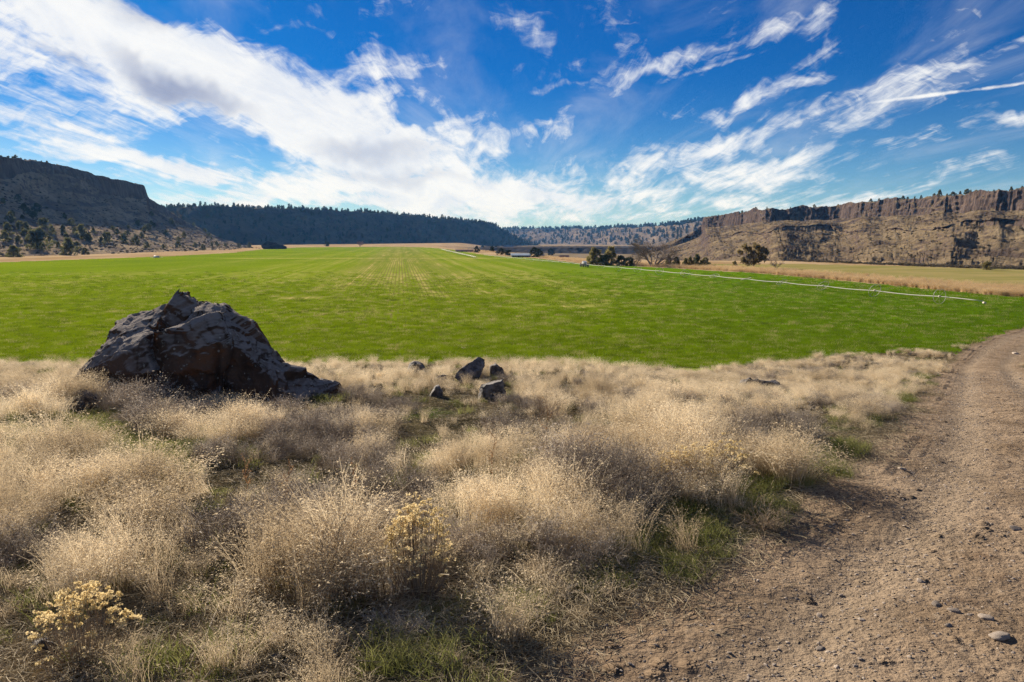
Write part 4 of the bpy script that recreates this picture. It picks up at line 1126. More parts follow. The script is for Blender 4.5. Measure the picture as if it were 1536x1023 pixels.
rabbitbrush(628, 895, .62, .22, 'tall rabbitbrush with a cone of cream yellow seed heads among grey weeds', 1, 18)
rabbitbrush(128, 1000, .40, .24, 'low rabbitbrush with flat cream yellow seed heads at the lower left', 2, 15)
rabbitbrush(1075, 742, .50, .34, 'tan rabbitbrush with a rounded top near the grassy road verge', 3, 14)
rabbitbrush(1015, 745, .44, .26, 'faded rabbitbrush just left of the tan rounded rabbitbrush', 4, 9)
def bush(u, v, h, spread, label, seed, n=26, mat=mat_twig, r0=.003, cat='shrub', name='dead_shrub', flat=1.0, depth=3):
    rs2 = np.random.default_rng(seed)
    p = px2g(u, v); p[2] = gsurf(p[0], p[1])
    vv_, q, t = twig_bush(rs2, n, h, spread, r0, depth, 3, 3, .3)
    vv_[:, 2] *= flat
    return tag(link(name, mesh_np(name, vv_, q, t, False), mat, loc=p), label, cat)
bush(500, 900, .62, .75, 'grey brown leafless shrub between the grass clumps left of the tall rabbitbrush', 5, 30)
bush(900, 760, .60, .8, 'grey twiggy shrub rising inside the big reddish grass mass', 6, 26)
bush(600, 948, .26, 1.6, 'bleached tangle of dead twigs lying at the foot of the tall rabbitbrush', 7, 22, mat_palewood, .0032, 'dead branch', 'twig_tangle', .55)
bush(850, 890, .24, 1.8, 'bleached arching dead stems lying in front of the big reddish grass mass', 8, 16, mat_palewood, .0028, 'dead branch', 'twig_tangle', .6)
bush(820, 640, .5, .8, 'dark shrub in the shade behind the black stump-like rock', 9, 26)
bush(1140, 790, .28, 1.0, 'small tan dried shrub spreading onto the green verge beside the road', 10, 22, leafy('tan_twig', (.36, .27, .17), (.58, .46, .31), .2, 3, .2), .0026)
def stalk(u, v, top, lean, label, seed, mat=mat_dock, name='dry_stalk', side=7, r=.0035):
    rs2 = np.random.default_rng(seed); p = px2g(u, v); p[2] = gsurf(p[0], p[1])
    t = np.linspace(0, 1, 8)[:, None]
    pts = np.array((0, 0, -.03)) + t * np.array((lean[0], lean[1], top)) + t ** 2 * np.array((lean[0] * .4, 0, 0)) + rs2.normal(0, .004, (8, 3))
    parts = [tube(pts, np.linspace(r, r * .5, 8), 4)]
    for k in range(side):
        b = pts[3 + k % 5]; a = rs2.uniform(0, 6.283); L_ = top * rs2.uniform(.12, .28)
        e = b + np.array((math.cos(a) * .55, math.sin(a) * .55, .8)) * L_
        parts.append(tube([b, (b + e) / 2 + rs2.normal(0, .004, 3), e], [r * .6, r * .9, r * .4], 3, False))
        m = 16; c = b + (e - b) * rs2.random((m, 1)); o_ = rs2.normal(0, .009, (m, 3))
        tv = np.stack([c, c + o_, c + o_ + rs2.normal(0, .007, (m, 3))], 1).reshape(-1, 3); parts.append((tv, None, np.arange(m * 3).reshape(-1, 3)))
    return tag(link(name, mesh_np(name, *join(parts), smooth=False), mat, loc=p), label, 'plant stem')
stalk(425, 770, .42, (.05, 0), 'rusty dock stalk standing above the grey weeds, left one of two', 1)
stalk(540, 760, .40, (-.04, 0), 'rusty dock stalk standing above the grey weeds, right one of two', 2)
stalk(372, 745, .35, (-.02, .02), 'short rusty stalk in the boulder shadow', 3)
stalk(820, 690, .75, (.0, .0), 'tall thin reddish stem standing alone right of the black rock', 4, side=3, r=.0028)
stalk(735, 745, .55, (.03, 0), 'orange leaning stem inside the big reddish grass mass', 5, side=5)
def stick(pix, zs, r, label, mat=mat_palewood):
    pts = []
    for (u, v), z in zip(pix, zs):
        p = px2g(u, v); pts.append((p[0], p[1], gsurf(p[0], p[1]) + z))
    pts = curve(np.array(pts), 12, 1.0); c0 = pts[0].copy()
    return tag(link('dead_stick', mesh_np('dead_stick', *tube(pts - c0, np.linspace(r, r * .5, 12), 5)), mat, loc=c0), label, 'stick')
stick([(292, 992), (312, 955), (330, 925)], [.01, .03, .08], .005, 'long pale stick lying on the litter in the lower left')
stick([(342, 1020), (343, 985), (342, 950)], [.02, .05, .09], .003, 'thin upright pale stem at the bottom edge beside the long stick')
stick([(838, 822), (846, 800), (880, 812)], [.0, .30, .16], .003, 'pale bowed dead stem arching out of the reddish grass')
stick([(1196, 690), (1210, 682), (1228, 688)], [.02, .05, .02], .005, 'short bleached stick on the verge near the road bend')

# ------------------------------------------------------------------ trees
def tree_meshes(seed, shape, leaves, leaf, h=1.0, w=.45):
    """unit-height juniper: trunk mesh and crown mesh of leaf sprays in clumps"""
    r2 = np.random.default_rng(seed)
    tr = [tube([(0, 0, -.04), (.01, 0, .2), (r2.normal(0, .02), r2.normal(0, .02), .55), (0, 0, .85)], [.035, .028, .018, .006], 5)]
    cl = []
    nC = 46
    for i in range(nC):
        z = r2.uniform(.04 if shape != 'round' else .22, .97)
        if shape == 'cone': rad = w * (1 - z) ** .75 * .95 + .02
        elif shape == 'round': rad = w * 1.05 * math.sqrt(max(.02, 1 - ((z - .58) / .42) ** 2))
        else: rad = w * min(1, (z + .12) * 4) * (1 - z ** 2.2) ** .6
        a = r2.uniform(0, 6.283); e = rad * r2.uniform(.35, 1.0) * (1 + .25 * math.sin(a * 2 + seed))
        cl.append((math.cos(a) * e, math.sin(a) * e, z, (.07 + .06 * r2.random()) * (1.15 - .4 * z)))
        if i % 4 == 0: tr.append(tube([(0, 0, z * .6), (math.cos(a) * e * .5, math.sin(a) * e * .5, z * .85), (math.cos(a) * e, math.sin(a) * e, z)], [.014, .009, .004], 3, False))
    cl = np.array(cl)
    j = r2.integers(0, nC, leaves)
    g = r2.normal(size=(leaves, 3)); g /= np.linalg.norm(g, axis=1)[:, None]
    c = cl[j, :3] + g * (cl[j, 3] * r2.random(leaves) ** .45)[:, None]
    c[:, 2] = np.maximum(c[:, 2], .01)
    up = g + r2.normal(0, .5, (leaves, 3)) + np.array((0, 0, .6)); up /= np.linalg.norm(up, axis=1)[:, None]
    sd = np.cross(up, r2.normal(size=(leaves, 3))); sd /= np.linalg.norm(sd, axis=1)[:, None]
    s = leaf * r2.uniform(.6, 1.3, (leaves, 1))
    v = np.stack([c - sd * s * .5, c + sd * s * .5, c + up * s * 1.5], 1).reshape(-1, 3)
    crown = mesh_np('crown', v, tris=np.arange(leaves * 3).reshape(-1, 3), smooth=False)
    return mesh_np('trunk', *join(tr)), crown
bark = plain('juniper_bark', (.10, .075, .055), .95, .1, .3, 6)
jun = leafy('juniper_green', (.062, .068, .028), (.175, .170, .065), .5, .30, .25)
jun_olive = leafy('juniper_olive', (.125, .110, .040), (.290, .240, .095), .55, .5, .2)
jun_far = leafy('pine_green', (.022, .032, .018), (.060, .072, .034), .15, .05, .3)
PROTO = {}
for shp, k in (('cone', 3), ('oval', 4), ('round', 2)):
    PROTO[shp] = [tree_meshes(100 + i * 7 + len(shp), shp, 3600 if shp == 'round' else 2400, .056, w=.55) for i in range(k)]
_trees = {}
def tree(p, h, w, shape, label, group, k=0, mat=jun, name='juniper', cat='tree'):
    key = (shape, k % len(PROTO[shape]), mat.name, name)
    if key not in _trees:
        root = empty(name, (0, 0, 0))
        tm, cm = PROTO[shape][key[1]]
        cm = cm.copy(); tm = tm.copy()
        link('trunk', tm, bark, root); link('crown', cm, mat, root)
        _trees[key] = root
    else:
        root = copy_tree(_trees[key])
    root.location = (p[0], p[1], p[2] - .03 * h); root.scale = (h * w, h * w, h); root.rotation_euler = (0, 0, random.uniform(0, 6.28))
    return tag(root, label, cat, group)
def tree_px(u, v, hpx, wr, shape, label, group, k=0, mat=jun, hill=None, name='juniper', d=None, cat='tree'):
    p = on_hill(hill, u, v) if hill else px2g(u, v)
    if p is None: p = px2g(u, v)
    return tree(p, hpx / FPX * p[1], wr, shape, label, group, k, mat, name, cat)

GL = 'junipers on the left canyon slope'
left = [(21, 389, 20, 1.2, 'front small bushy juniper at the left edge of the pale straw bank'), (56, 374, 33, 1.0, 'large dark juniper at the foot of the left slope'), (105, 384, 26, .95, 'dark leaning juniper standing on the straw bank edge'), (128, 383, 11, 1.1, 'small round juniper right of the dark leaning one')]
for i, (u, v, h, w, lb) in enumerate(left): tree_px(u, v, h, w, 'oval', lb, GL, i, hill='left_hill')
more = [(88, 373, 14), (114, 373, 16), (122, 359, 30), (133, 361, 15), (152, 366, 16), (161, 363, 22), (186, 365, 20), (204, 367, 20), (221, 372, 13), (245, 373, 10), (305, 375, 12), (276, 356, 12), (249, 353, 11), (207, 339, 13), (232, 341, 9), (257, 336, 12), (227, 324, 10),
        (5, 305, 12), (27, 302, 14), (36, 316, 15), (56, 318, 18), (97, 328, 12), (107, 338, 14), (16, 334, 22), (39, 349, 22), (65, 342, 22), (78, 352, 18), (293, 371, 10), (318, 370, 9), (325, 369, 10), (359, 372, 9), (374, 372, 12), (12, 352, 24), (30, 345, 20), (95, 350, 18), (140, 350, 12), (176, 352, 13), (50, 358, 20), (8, 362, 20), (28, 366, 18), (75, 365, 16), (170, 345, 9), (268, 362, 9), (338, 370, 8), (212, 355, 10), (100, 361, 16)]
for i, (u, v, h) in enumerate(more):
    tree_px(u, v, h * .72, random.uniform(.8, 1.1), random.choice(['oval', 'oval', 'cone']), 'dark green juniper dotted on the shaded left canyon slope', GL, i, hill='left_hill')
for i in range(22):
    u = random.uniform(0, 330); v = random.uniform(300 + .12 * u, 372)
    p = on_hill('left_hill', u, v)
    if p is None: continue
    h = random.uniform(2.0, 4.2)
    tree(p, h, random.uniform(.9, 1.3), 'oval', 'dark green juniper dotted on the shaded left canyon slope', GL, i)
def rim_tree(P, rim_i, u, back, hpx, label, group, k, mat=jun, shape=None, w=None, name='juniper'):
    col = P[:, min(rim_i + back, P.shape[1] - 1)]
    uu = col[:, 0] / col[:, 1] * FPX + CX
    p = col[int(np.argmin(np.abs(uu - u)))]
    return tree(p, hpx / FPX * p[1], w or random.uniform(.7, 1.2), shape or random.choice(['oval', 'cone']), label, group, k, mat, name)
for i, (u, h) in enumerate([(8, 12), (30, 6), (36, 5), (41, 9), (55, 6), (62, 4), (78, 5), (86, 4), (20, 5), (48, 5), (100, 3), (70, 4)]):
    rim_tree(PL, rimL, u, 4, h, 'small juniper on top of the left canyon rim', 'junipers on the left rim', i)
GRR = 'junipers on the right rim'
for i, (u, h) in enumerate([(1108, 5), (1128, 6), (1145, 4), (1200, 4), (1215, 5), (1298, 5), (1324, 4), (1340, 5), (1345, 6), (1352, 5), (1362, 5), (1372, 5), (1380, 5), (1390, 6), (1398, 10), (1410, 6), (1418, 9), (1428, 8), (1438, 9), (1452, 7), (1470, 5), (1486, 6), (1493, 5), (1503, 8), (1512, 6), (1520, 9), (1527, 7), (1532, 10), (1540, 8), (1268, 4), (1280, 3), (1250, 3), (1180, 3), (1160, 3), (1310, 4), (1444, 6), (1478, 5)]):
    rim_tree(PR, rimR, u, 4, h, 'dark juniper standing on top of the right canyon rim', GRR, i)
# the row behind the wheel line, the farm and the far field
GT = 'trees beyond the wheel line'
def px_plane(u, v): return px2g(u, v)
row = [(891, 397.5, 26, .9, 'oval', jun_olive, 'olive juniper at the left end of the tree row beyond the wheel line'), (905, 398, 18, 1.2, 'oval', jun, 'low dark juniper beside the olive one at the left end of the tree row'),
       (917, 398, 27, 1.0, 'oval', jun_olive, 'tallest olive juniper in the tree row beyond the wheel line'), (888, 397, 22, .8, 'cone', jun, 'dark pointed juniper touching the left end olive juniper'), (932, 398.5, 15, 1.3, 'oval', jun, 'dark bushy juniper right of the tallest olive juniper'),
       (944, 399, 14, 1.2, 'oval', jun, 'dark low juniper left of the bare grey tree'), (1003, 399, 16, .9, 'cone', jun, 'dark juniper just right of the bare grey tree'), (1014, 399.5, 14, .9, 'oval', jun, 'second dark juniper right of the bare grey tree'),
       (1028, 399.5, 12, .9, 'cone', jun, 'small pointed juniper in the gap of the tree row'), (1035, 400, 15, .8, 'cone', jun_olive, 'olive pointed juniper in the right part of the tree row'), (1046, 400, 18, .9, 'oval', jun, 'tall dark juniper in the right part of the tree row'),
       (1058, 400, 14, 1.0, 'oval', jun_olive, 'last olive juniper at the right end of the tree row'), (1102, 400.5, 9, 1.0, 'oval', jun_olive, 'small olive bush left of the big lone round tree'), (1480, 405, 14, 1.2, 'oval', jun_olive, 'olive juniper alone at the far edge of the pale meadow'),
       (1130, 402.5, 37, .88, 'round', leafy('oak_olive', (.125, .098, .042), (.290, .220, .110), .55, .6, .15), 'big lone round brownish olive tree at the edge of the pale meadow')]
for i, (u, v, h, w, shp, m, lb) in enumerate(row): tree_px(u, v, h, w * 1.0, shp, lb, GT, i, m)
far_t = [(715, 379, 10, .9, 'dark narrow tree left of the farm'), (723, 376, 8, 1, 'small tree at the farm left edge'), (738, 378, 9, 1, 'tree beside the farm track'), (744, 377, 8, 1, 'low dark tree by the farm track'), (752, 382, 10, 1.4, 'dark bushy tree left of the long pale roof'), (762, 383, 9, 1.4, 'bushy tree just left of the long pale roof'), (802, 385.5, 14, 1.2, 'dark round tree right of the long pale roof'), (808, 386, 13, 1.0, 'second dark tree right of the long pale roof'), (826, 383, 10, 1.2, 'dark tree behind the small white shed'), (776, 377, 6, 1, 'dark tree behind the long pale roof')]
for i, (u, v, h, w, lb) in enumerate(far_t): tree_px(u, v, h, w, 'oval', lb, 'trees round the farm', i, jun_far, name='farm_tree')
tree_px(491, 369.5, 8, 1.0, 'oval', 'dark juniper alone at the far end of the green field', 'trees at the far field end', 1, jun_far)
# leafless trees
mat_bare = leafy('bare_twigs', (.15, .115, .095), (.27, .21, .175), .1, .4, .1)
def bare_tree(u, v, hpx, wr, label, seed, n=5, mat=mat_bare):
    r2 = np.random.default_rng(seed); p = px2g(u, v); h = hpx / FPX * p[1]
    parts = []
    def grow(q, d, ln, r, lev):
        pts = [q]
        for _ in range(4):
            d = d + r2.normal(0, .10, 3); d /= np.linalg.norm(d); pts.append(pts[-1] + d * ln / 4)
        parts.append(tube(pts, np.linspace(r, r * .6, 5), 4 if lev > 2 else 3, False))
        if lev == 0: return
        for _ in range(4 if lev > 1 else 5):
            dd = d + r2.normal(0, .5, 3); dd[2] = dd[2] * .6 + .22; dd /= np.linalg.norm(dd)
            grow(pts[r2.integers(1, 5)], dd, ln * r2.uniform(.55, .78), r * .55, lev - 1)
    for i in range(n):
        a = i / n * 6.283 + r2.uniform(-.4, .4); d = np.array((math.cos(a) * wr, math.sin(a) * wr, 1)); d /= np.linalg.norm(d)
        grow(np.array((math.cos(a) * .02, math.sin(a) * .02, -.05)), d, .46, .022, 4)
    vv_, q, t = join(parts)
    vv_ *= np.array((h, h, h)) / max(.5, np.percentile(vv_[:, 2], 99.5))
    return tag(link('bare_tree', mesh_np('bare_tree', vv_, q, t), mat, loc=p), label, 'tree', 'leafless trees')
bare_tree(980, 399.5, 42, .62, 'broad leafless grey tree in the tree row beyond the wheel line', 2, 6)
bare_tree(953, 399, 18, .8, 'low leafless brush left of the broad bare grey tree', 4, 4)
bare_tree(1163, 402, 13, .9, 'low pale leafless brush right of the big lone round tree', 6, 4)
bare_tree(540, 370, 9, .5, 'small reddish leafless tree at the far end of the green field', 8, 3, leafy('reddish_twigs', (.17, .10, .09), (.28, .17, .15), .1, .4, .1))

# ------------------------------------------------------------------ scrub and woods nobody could count
def hill_points(P, rmax, n, seed, jlo=1):
    r2 = np.random.default_rng(seed)
    A = P[:-1, jlo:rmax - 1]; area = np.linalg.norm(np.cross(P[1:, jlo:rmax - 1] - A, P[:-1, jlo + 1:rmax] - A), axis=-1)
    nz = np.cross(P[1:, jlo:rmax - 1] - A, P[:-1, jlo + 1:rmax] - A)[..., 2]; nz = np.abs(nz) / (area + 1e-9)
    w = (area * np.clip(nz - .45, 0, 1)).ravel(); w /= w.sum()
    f = r2.choice(len(w), n, p=w); i, j = np.unravel_index(f, A.shape[:2]); j = j + jlo
    a, b = r2.random((2, n, 1))
    return P[i, j] * (1 - a) * (1 - b) + P[i + 1, j] * a * (1 - b) + P[i, j + 1] * (1 - a) * b + P[i + 1, j + 1] * a * b
def scrub_mesh(seed):
    r2 = np.random.default_rng(seed); n = 170
    g = r2.normal(size=(n, 3)); g /= np.linalg.norm(g, axis=1)[:, None]; g[:, 2] = np.abs(g[:, 2])
    c = g * (r2.uniform(.3, 1, (n, 1)) * np.array((.62, .62, .48))); sd = r2.normal(size=(n, 3)); sd /= np.linalg.norm(sd, axis=1)[:, None]
    up = g + r2.normal(0, .6, (n, 3)); up /= np.linalg.norm(up, axis=1)[:, None]
    v = np.stack([c - sd * .09, c + sd * .09, c + up * .24], 1).reshape(-1, 3)
    return mesh_np('scrub', v, tris=np.arange(n * 3).reshape(-1, 3), smooth=False)
P_scrub = [scrub_mesh(i) for i in range(4)]
P_scrub2 = [m.copy() for m in P_scrub]
sage = leafy('sagebrush', (.055, .050, .036), (.150, .128, .085), .15, .05, .4)
sage_w = leafy('dry_sagebrush', (.075, .060, .040), (.185, .145, .085), .15, .05, .4)
pl_ = hill_points(PL, rimL, 3000, 1); n = len(pl_)
scatter('slope_scrub', P_scrub, sage, pl_, rots(n, .1), rs.uniform(.4, 1.4, n), rs.integers(0, 4, n))
pr_ = hill_points(PR, PR.shape[1] - 4, 2400, 2); 
bk = np.stack([rs.uniform(20, 130, 900), np.zeros(900), np.zeros(900)], -1)
bu = rs.uniform(1130, 1640, 900); bd = np.interp(bu, [1130, 1200, 1320, 1440, 1600], [240, 205, 176, 156, 140]) + rs.uniform(-2, 9, 900)
bk = np.stack([(bu - CX) / FPX * bd, bd, gz((bu - CX) / FPX * bd, bd)], -1)
pr_ = np.concatenate([pr_, bk]); n = len(pr_)
scatter('canyon_scrub', P_scrub2, sage_w, pr_, rots(n, .1), rs.uniform(.3, 1.0, n), rs.integers(0, 4, n))
def wood_mesh(seed):
    tm, cm = tree_meshes(seed, random.choice(['cone', 'oval']), 420, .085, w=.34)
    a = np.zeros(len(tm.vertices) * 3); tm.vertices.foreach_get('co', a); b = np.zeros(len(cm.vertices) * 3); cm.vertices.foreach_get('co', b)
    tq = [tuple(p.vertices) for p in tm.polygons]
    return mesh_np('wood', *join([(a.reshape(-1, 3), np.array([x for x in tq if len(x) == 4]), np.array([x for x in tq if len(x) == 3]).reshape(-1, 3)), (b.reshape(-1, 3), None, np.arange(len(b) // 3).reshape(-1, 3))]), smooth=False)
P_wood = [wood_mesh(300 + i) for i in range(5)]
pm_ = hill_points(PM, PM.shape[1] - 2, 5200, 3)
k_ = pn(pm_[:, 0] / 60, pm_[:, 1] / 60, pm_[:, 2] / 40) + .4 * rs.normal(size=len(pm_)) > -.35
pm_ = pm_[k_]
i_ = rs.integers(0, PM.shape[0], 330); pm_ = np.concatenate([pm_, PM[i_, rimM + rs.integers(0, 5, 330)]]); n = len(pm_)
scatter('mesa_wood', P_wood, jun_far, pm_, rots(n, .03), rs.uniform(2.4, 7.0, n) * rs.uniform(.6, 1.1, n) * np.where(np.arange(n) >= n - 330, .72, 1.0), rs.integers(0, 5, n))
pf_ = hill_points(PF, PF.shape[1] - 2, 1800, 4)
i_ = rs.integers(0, PF.shape[0], 500); pf_ = np.concatenate([pf_, PF[i_, rimF + rs.integers(0, 3, 500)]]); n = len(pf_)
P_wood2 = [m.copy() for m in P_wood]
for m in P_wood2: m.materials.clear()
scatter('far_mesa_wood', P_wood2, jun_far, pf_, rots(n, .03), rs.uniform(4, 11, n), rs.integers(0, 5, n))
# tall tan grass left standing along the field edge beyond the wheel line
e_u = rs.uniform(690, 1640, 5200); e_v = np.interp(e_u, [690, 800, 900, 1000, 1140, 1300, 1475, 1640], [373, 385, 396, 401, 409, 423.5, 441.5, 453]) - rs.random(5200) ** 1.5 * np.interp(e_u, [690, 1140, 1536], [2, 6, 14])
e_d = CAM_H / ((e_v - 362) / FPX); e_p = np.stack([(e_u - CX) / FPX * e_d, e_d, np.zeros(5200)], -1)
e_p[:, 2] = gz(e_p[:, 0], e_p[:, 1])
P_tall2 = [m.copy() for m in P_tall]
for m in P_tall2: m.materials.clear()
scatter('field_edge_grass', P_tall2, leafy('edge_straw', (.42, .29, .15), (.66, .50, .28), .4, .1, .2), e_p, rots(len(e_p), .1), rs.uniform(1.0, 1.9, len(e_p)), rs.integers(0, len(P_tall2), len(e_p)))

# ------------------------------------------------------------------ wheel-line irrigation
alu = plain('weathered_aluminium', (.42, .40, .36), .6, .2, .08, 3)
steel = plain('dull_steel', (.42, .37, .31), .6, .4, .15, 3)
WR = .68                                  # wheel radius
def wheel_line(name, label, a, b, wheels, pipe_r):
    a = np.array(a); b = np.array(b); L_ = np.linalg.norm(b - a); d = (b - a) / L_
    root = tag(empty(name, (a[0], a[1], 0)), label, 'irrigation line')
    m = 160; t = np.linspace(0, 1, m); pts = a[None, :2] + (b - a)[None] * t[:, None]
    ds = t * L_
    sag = np.zeros(m)
    ww = np.array(sorted(wheels)); 
    if len(ww):
        for i in range(m):
            j = np.searchsorted(ww, ds[i])
            if j == 0: sag[i] = -.10 * ((ww[0] - ds[i]) / 6.0) ** 2 * (1 if ww[0] > 0 else 0)
            elif j < len(ww): f = (ds[i] - ww[j - 1]) / (ww[j] - ww[j - 1]); sag[i] = -.09 * math.sin(math.pi * f)
    pp = np.stack([pts[:, 0] - a[0], pts[:, 1] - a[1], gz(pts[:, 0], pts[:, 1]) + WR + sag], -1)
    link('pipe', mesh_np('pipe', *tube(pp, pipe_r, 8)), alu, root)
    proto = None; ang = math.atan2(d[1], d[0])
    for k, w in enumerate(ww):
        p = a + d * w; loc = (p[0] - a[0], p[1] - a[1], float(gz(p[0], p[1])) + WR)
        if proto is None:
            th = np.linspace(0, 2 * np.pi, 41)
            ring = np.stack([np.zeros(41), np.cos(th) * (WR - .02), np.sin(th) * (WR - .02)], -1)
            v, q, _ = tube(ring, .026, 6, False)
            proto = link('wheel', mesh_np('wheel', v, q), steel, root, loc)
            sp = []
            for e in range(8):
                an = e / 8 * 6.283; sp.append(tube([(.0, math.cos(an) * .08, math.sin(an) * .08), (.0, math.cos(an) * (WR - .03), math.sin(an) * (WR - .03))], .006, 4))
            sp.append(tube([(-.09, 0, 0), (.09, 0, 0)], pipe_r + .05, 10))
            link('spokes', mesh_np('spokes', *join(sp)), steel, proto)
            w_ = proto
        else:
            w_ = proto.copy(); COL.objects.link(w_); w_.location = loc
            for ch in list(proto.children):
                c2 = ch.copy(); COL.objects.link(c2); c2.parent = w_
        w_.rotation_euler = (k * .37, 0, 0); w_.rotation_mode = 'ZYX'
        w_.rotation_euler = (k * .37, 0, ang)
    return root
Aend = np.array(pix_at(1475, 451.5, 60.8))[:2]; Bend = np.array((-10.0, 268.0))
dirn = (Bend - Aend) / np.linalg.norm(Bend - Aend)
def along(u):                            # distance along the line where it crosses pixel column u
    k = (u - CX) / FPX
    return float((k * Aend[1] - Aend[0]) / (dirn[0] - k * dirn[1]))
ws = [along(u) for u in (1410, 1312, 1234, 1172, 1118, 1071)]
step = 9.2
while ws[-1] < 190: ws.append(ws[-1] + step)
root = wheel_line('wheel_line', 'long silver irrigation pipe on big spoked wheels along the right side of the green field', Aend, Bend, ws, .036)
e_ = link('end_cap', mesh_np('end_cap', *tube([(0, 0, 0), (.02, -.28, -.01)], .085, 8)), steel, root, (0, 0, float(gz(*Aend)) + WR - .18))
A2 = np.array(px2g(714, 388.5))[:2]; B2 = np.array(px2g(662, 375.2))[:2]
wheel_line('wheel_line', 'distant second irrigation pipe crossing the far green field, near the farm', A2, B2, [3 + 9.2 * i for i in range(20) if 3 + 9.2 * i < np.linalg.norm(B2 - A2)], .10)
# the line mover with its pale hood
mp = Aend + dirn * along(876); gzz = float(gz(*mp)); an = math.atan2(dirn[1], dirn[0])
mv = tag(empty('line_mover', (mp[0], mp[1], gzz), an), 'small white hooded motor cart on the wheel line at the field edge', 'motor cart')
def wedge(l, w, h0, h1, z):
    v = np.array([(-l, -w, z), (l, -w, z), (l, w, z), (-l, w, z), (-l, -w, z + h0), (l * .3, -w, z + h1), (l * .3, w, z + h1), (-l, w, z + h0), (l, -w, z + h0 * .5), (l, w, z + h0 * .5)], float)
    return v, np.array([(0, 3, 2, 1), (4, 5, 6, 7), (5, 8, 9, 6), (0, 4, 7, 3), (1, 2, 9, 8)]), np.array([(0, 1, 8), (0, 8, 5), (0, 5, 4), (3, 9, 2), (3, 6, 9), (3, 7, 6)])
link('hood', mesh_np('hood', *wedge(.6, .4, .35, .6, .75), smooth=False), plain('pale_paint', (.50, .50, .53), .4, .4, .04), mv)
link('frame', mesh_np('frame', *join([box((0, 0, .68), (2.0, .8, .12)), box((-.8, 0, .5), (.1, .7, .4)), box((.8, 0, .5), (.1, .7, .4))]), smooth=False), steel, mv)
th = np.linspace(0, 2 * np.pi, 25)
for sx in (-.8, .8):
    for sy in (-.55, .55):
        ring = np.stack([np.cos(th) * .36, np.zeros(25), np.sin(th) * .36], -1)
        link('wheel', mesh_np('wheel', *join([tube(ring, .07, 6, False), tube([(0, -.05, 0), (0, .05, 0)], .2, 8)])), plain('rubber', (.03, .03, .03), .8, .2), mv, (sx, sy, .42))
# pale gear at the left field edge
p = px2g(235, 387.5)
gr_ = tag(empty('irrigation_cart', p, .3), 'small pale blue grey equipment standing at the left edge of the green field', 'equipment')
link('tank', mesh_np('tank', *tube([(-.9, 0, .55), (-.85, 0, .55), (.85, 0, .55), (.9, 0, .55)], [.12, .26, .26, .12], 12)), plain('pale_tank', (.34, .39, .46), .4, .4, .06), gr_)
link('frame', mesh_np('frame', *join([box((0, 0, .28), (3.6, .5, .1)), box((-.7, 0, .3), (.1, .7, .5)), box((.7, 0, .3), (.1, .7, .5))]), smooth=False), steel, gr_)
for (u, v, lb) in [(780, 388, 'short pale post beyond the wheel line, left one of two'), (834.5, 391.5, 'short pale post beyond the wheel line, right one of two')]:
    p = px2g(u, v); h = 3.0 / FPX * p[1]
    tag(link('marker_post', mesh_np('marker_post', *join([tube([(0, 0, -.1), (0, 0, h)], .06 * h + .02, 8), tube([(0, 0, h), (0, 0, h * 1.06)], .09 * h + .02, 8)])), alu, loc=p), lb, 'post')

# ------------------------------------------------------------------ the farm
def gable(w, l, h, rh, over=.3):
    walls = np.array([(-l, -w, -.5), (l, -w, -.5), (l, w, -.5), (-l, w, -.5), (-l, -w, h), (l, -w, h), (l, w, h), (-l, w, h), (-l, 0, h + rh), (l, 0, h + rh)], float)
    wq = np.array([(0, 1, 5, 4), (2, 3, 7, 6), (0, 4, 7, 3), (1, 2, 6, 5)]); wt_ = np.array([(4, 8, 7), (5, 6, 9)])
    o_ = over; s_ = rh / w
    rv = np.array([(-l - o_, -w - o_, h - s_ * o_ + .03), (l + o_, -w - o_, h - s_ * o_ + .03), (l + o_, 0, h + rh + .03), (-l - o_, 0, h + rh + .03), (l + o_, w + o_, h - s_ * o_ + .03), (-l - o_, w + o_, h - s_ * o_ + .03)], float)
    rv2 = np.concatenate([rv, rv + np.array((0, 0, .12))])
    rq = [(6, 7, 8, 9), (9, 8, 10, 11), (1, 0, 3, 2), (2, 3, 5, 4), (0, 1, 7, 6), (4, 5, 11, 10)]
    rq += [(1, 2, 8, 7), (2, 4, 10, 8), (3, 0, 6, 9), (5, 3, 9, 11)]
    return (walls, wq, wt_), (rv2, np.array(rq), None)
def house(name, u, v, wpx, hpx, roof_px, wallc, roofc, label, rz=0., depth=.4, doors=0, windows=0):
    p = px2g(u, v); k = p[1] / FPX
    l = wpx * k / 2; h = hpx * k; rh = roof_px * k; w = l * depth
    root = tag(empty(name, p, rz), label, 'building', 'farm buildings')
    a, b = gable(w, l, h, rh)
    link('wall', mesh_np('wall', *a, smooth=False), plain(name + '_wall', wallc, .85, .2, .15, .8), root)
    link('roof', mesh_np('roof', *b, smooth=False), plain(name + '_roof', roofc, .5, .3, .1, .8), root)
    dk = plain(name + '_opening', (.03, .03, .035), .4, .4)
    for i in range(doors):
        link('door', mesh_np('door', *box((-l + (i + .5) * 2 * l / doors, -w - .03, h * .42), (l / doors * .9, .08, h * .84))), dk, root)
    for i in range(windows):
        link('window', mesh_np('window', *box((-l + (i + .5) * 2 * l / windows, -w - .03, h * .62), (l / windows * .5, .08, h * .35))), dk, root)
    return root
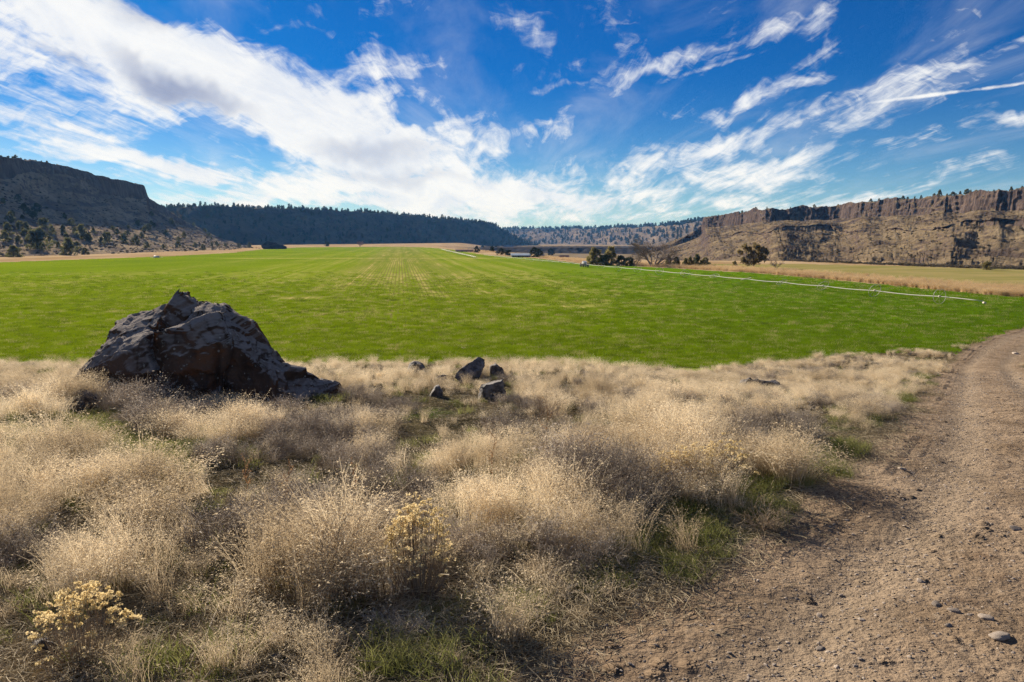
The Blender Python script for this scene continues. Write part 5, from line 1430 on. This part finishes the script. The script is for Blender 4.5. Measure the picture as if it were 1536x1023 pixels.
house('barn', 781, 385.5, 27, 2.6, 2.4, (.10, .09, .085), (.50, .57, .60), 'long low barn with a pale blue grey metal roof', .05, .5, 4)
house('shed', 813, 385.5, 5, 2.8, 1.2, (.70, .68, .62), (.45, .45, .45), 'small white shed between the farm trees', -.2, .8, 1)
house('shed', 846, 387, 12, 1.8, 1.6, (.22, .09, .07), (.24, .12, .09), 'low dark red shed right of the farm trees', .1, .5, 2)
house('farmhouse', 763, 375.5, 14, 4, 3, (.22, .25, .30), (.20, .24, .29), 'grey blue farmhouse behind the trees by the long barn', -.1, .6, 0, 4)
house('outbuilding', 697, 377.5, 26, 1.8, 1.0, (.20, .10, .09), (.24, .13, .11), 'long low reddish outbuilding at the far field end', .0, .2, 4)
# dark lava outcrop at the field's far left corner
d0 = float(px2g(410, 373.5)[1])
v, q, t = remeshed([[pix_at(393, 368, d0), pix_at(397, 365, d0 + 6), pix_at(404, 362.5, d0 + 6), pix_at(412, 364.5, d0 + 8), pix_at(430, 369, d0 + 4), pix_at(428, 372.5, d0 - 4), pix_at(396, 372.5, d0 - 4), pix_at(400, 375, d0 + 20), pix_at(425, 375, d0 + 20), pix_at(400, 376, d0 - 2), pix_at(425, 376, d0 - 2)]], .5, (1.0, 5), 12)
c0 = v.mean(0); c0[2] = v[:, 2].min()
tag(link('rock_outcrop', mesh_np('rock_outcrop', v - c0, q, t), plain('dark_lava', (.035, .032, .034), .9, .1, .4, .4), loc=c0), 'low dark rock outcrop at the far left corner of the green field', 'rock')

# ------------------------------------------------------------------ the air
HZ = bpy.data.materials.new('pale_air'); HZ.use_nodes = True; HZ.node_tree.nodes.clear()
H_ = NT(HZ.node_tree)
pv = H_.n('ShaderNodeVolumePrincipled', Color=(.14, .44, 1.0, 1), Density=0.00010)
pv.inputs['Absorption Color'].default_value = (1, 1, 1, 1)
H_.n('ShaderNodeOutputMaterial', Volume=pv.outputs[0])
tag(link('haze', mesh_np('haze', *box((0, 2700, 78), (15000, 6000, 184)), smooth=False), HZ), kind='stuff')
print('objects', len(bpy.data.objects))
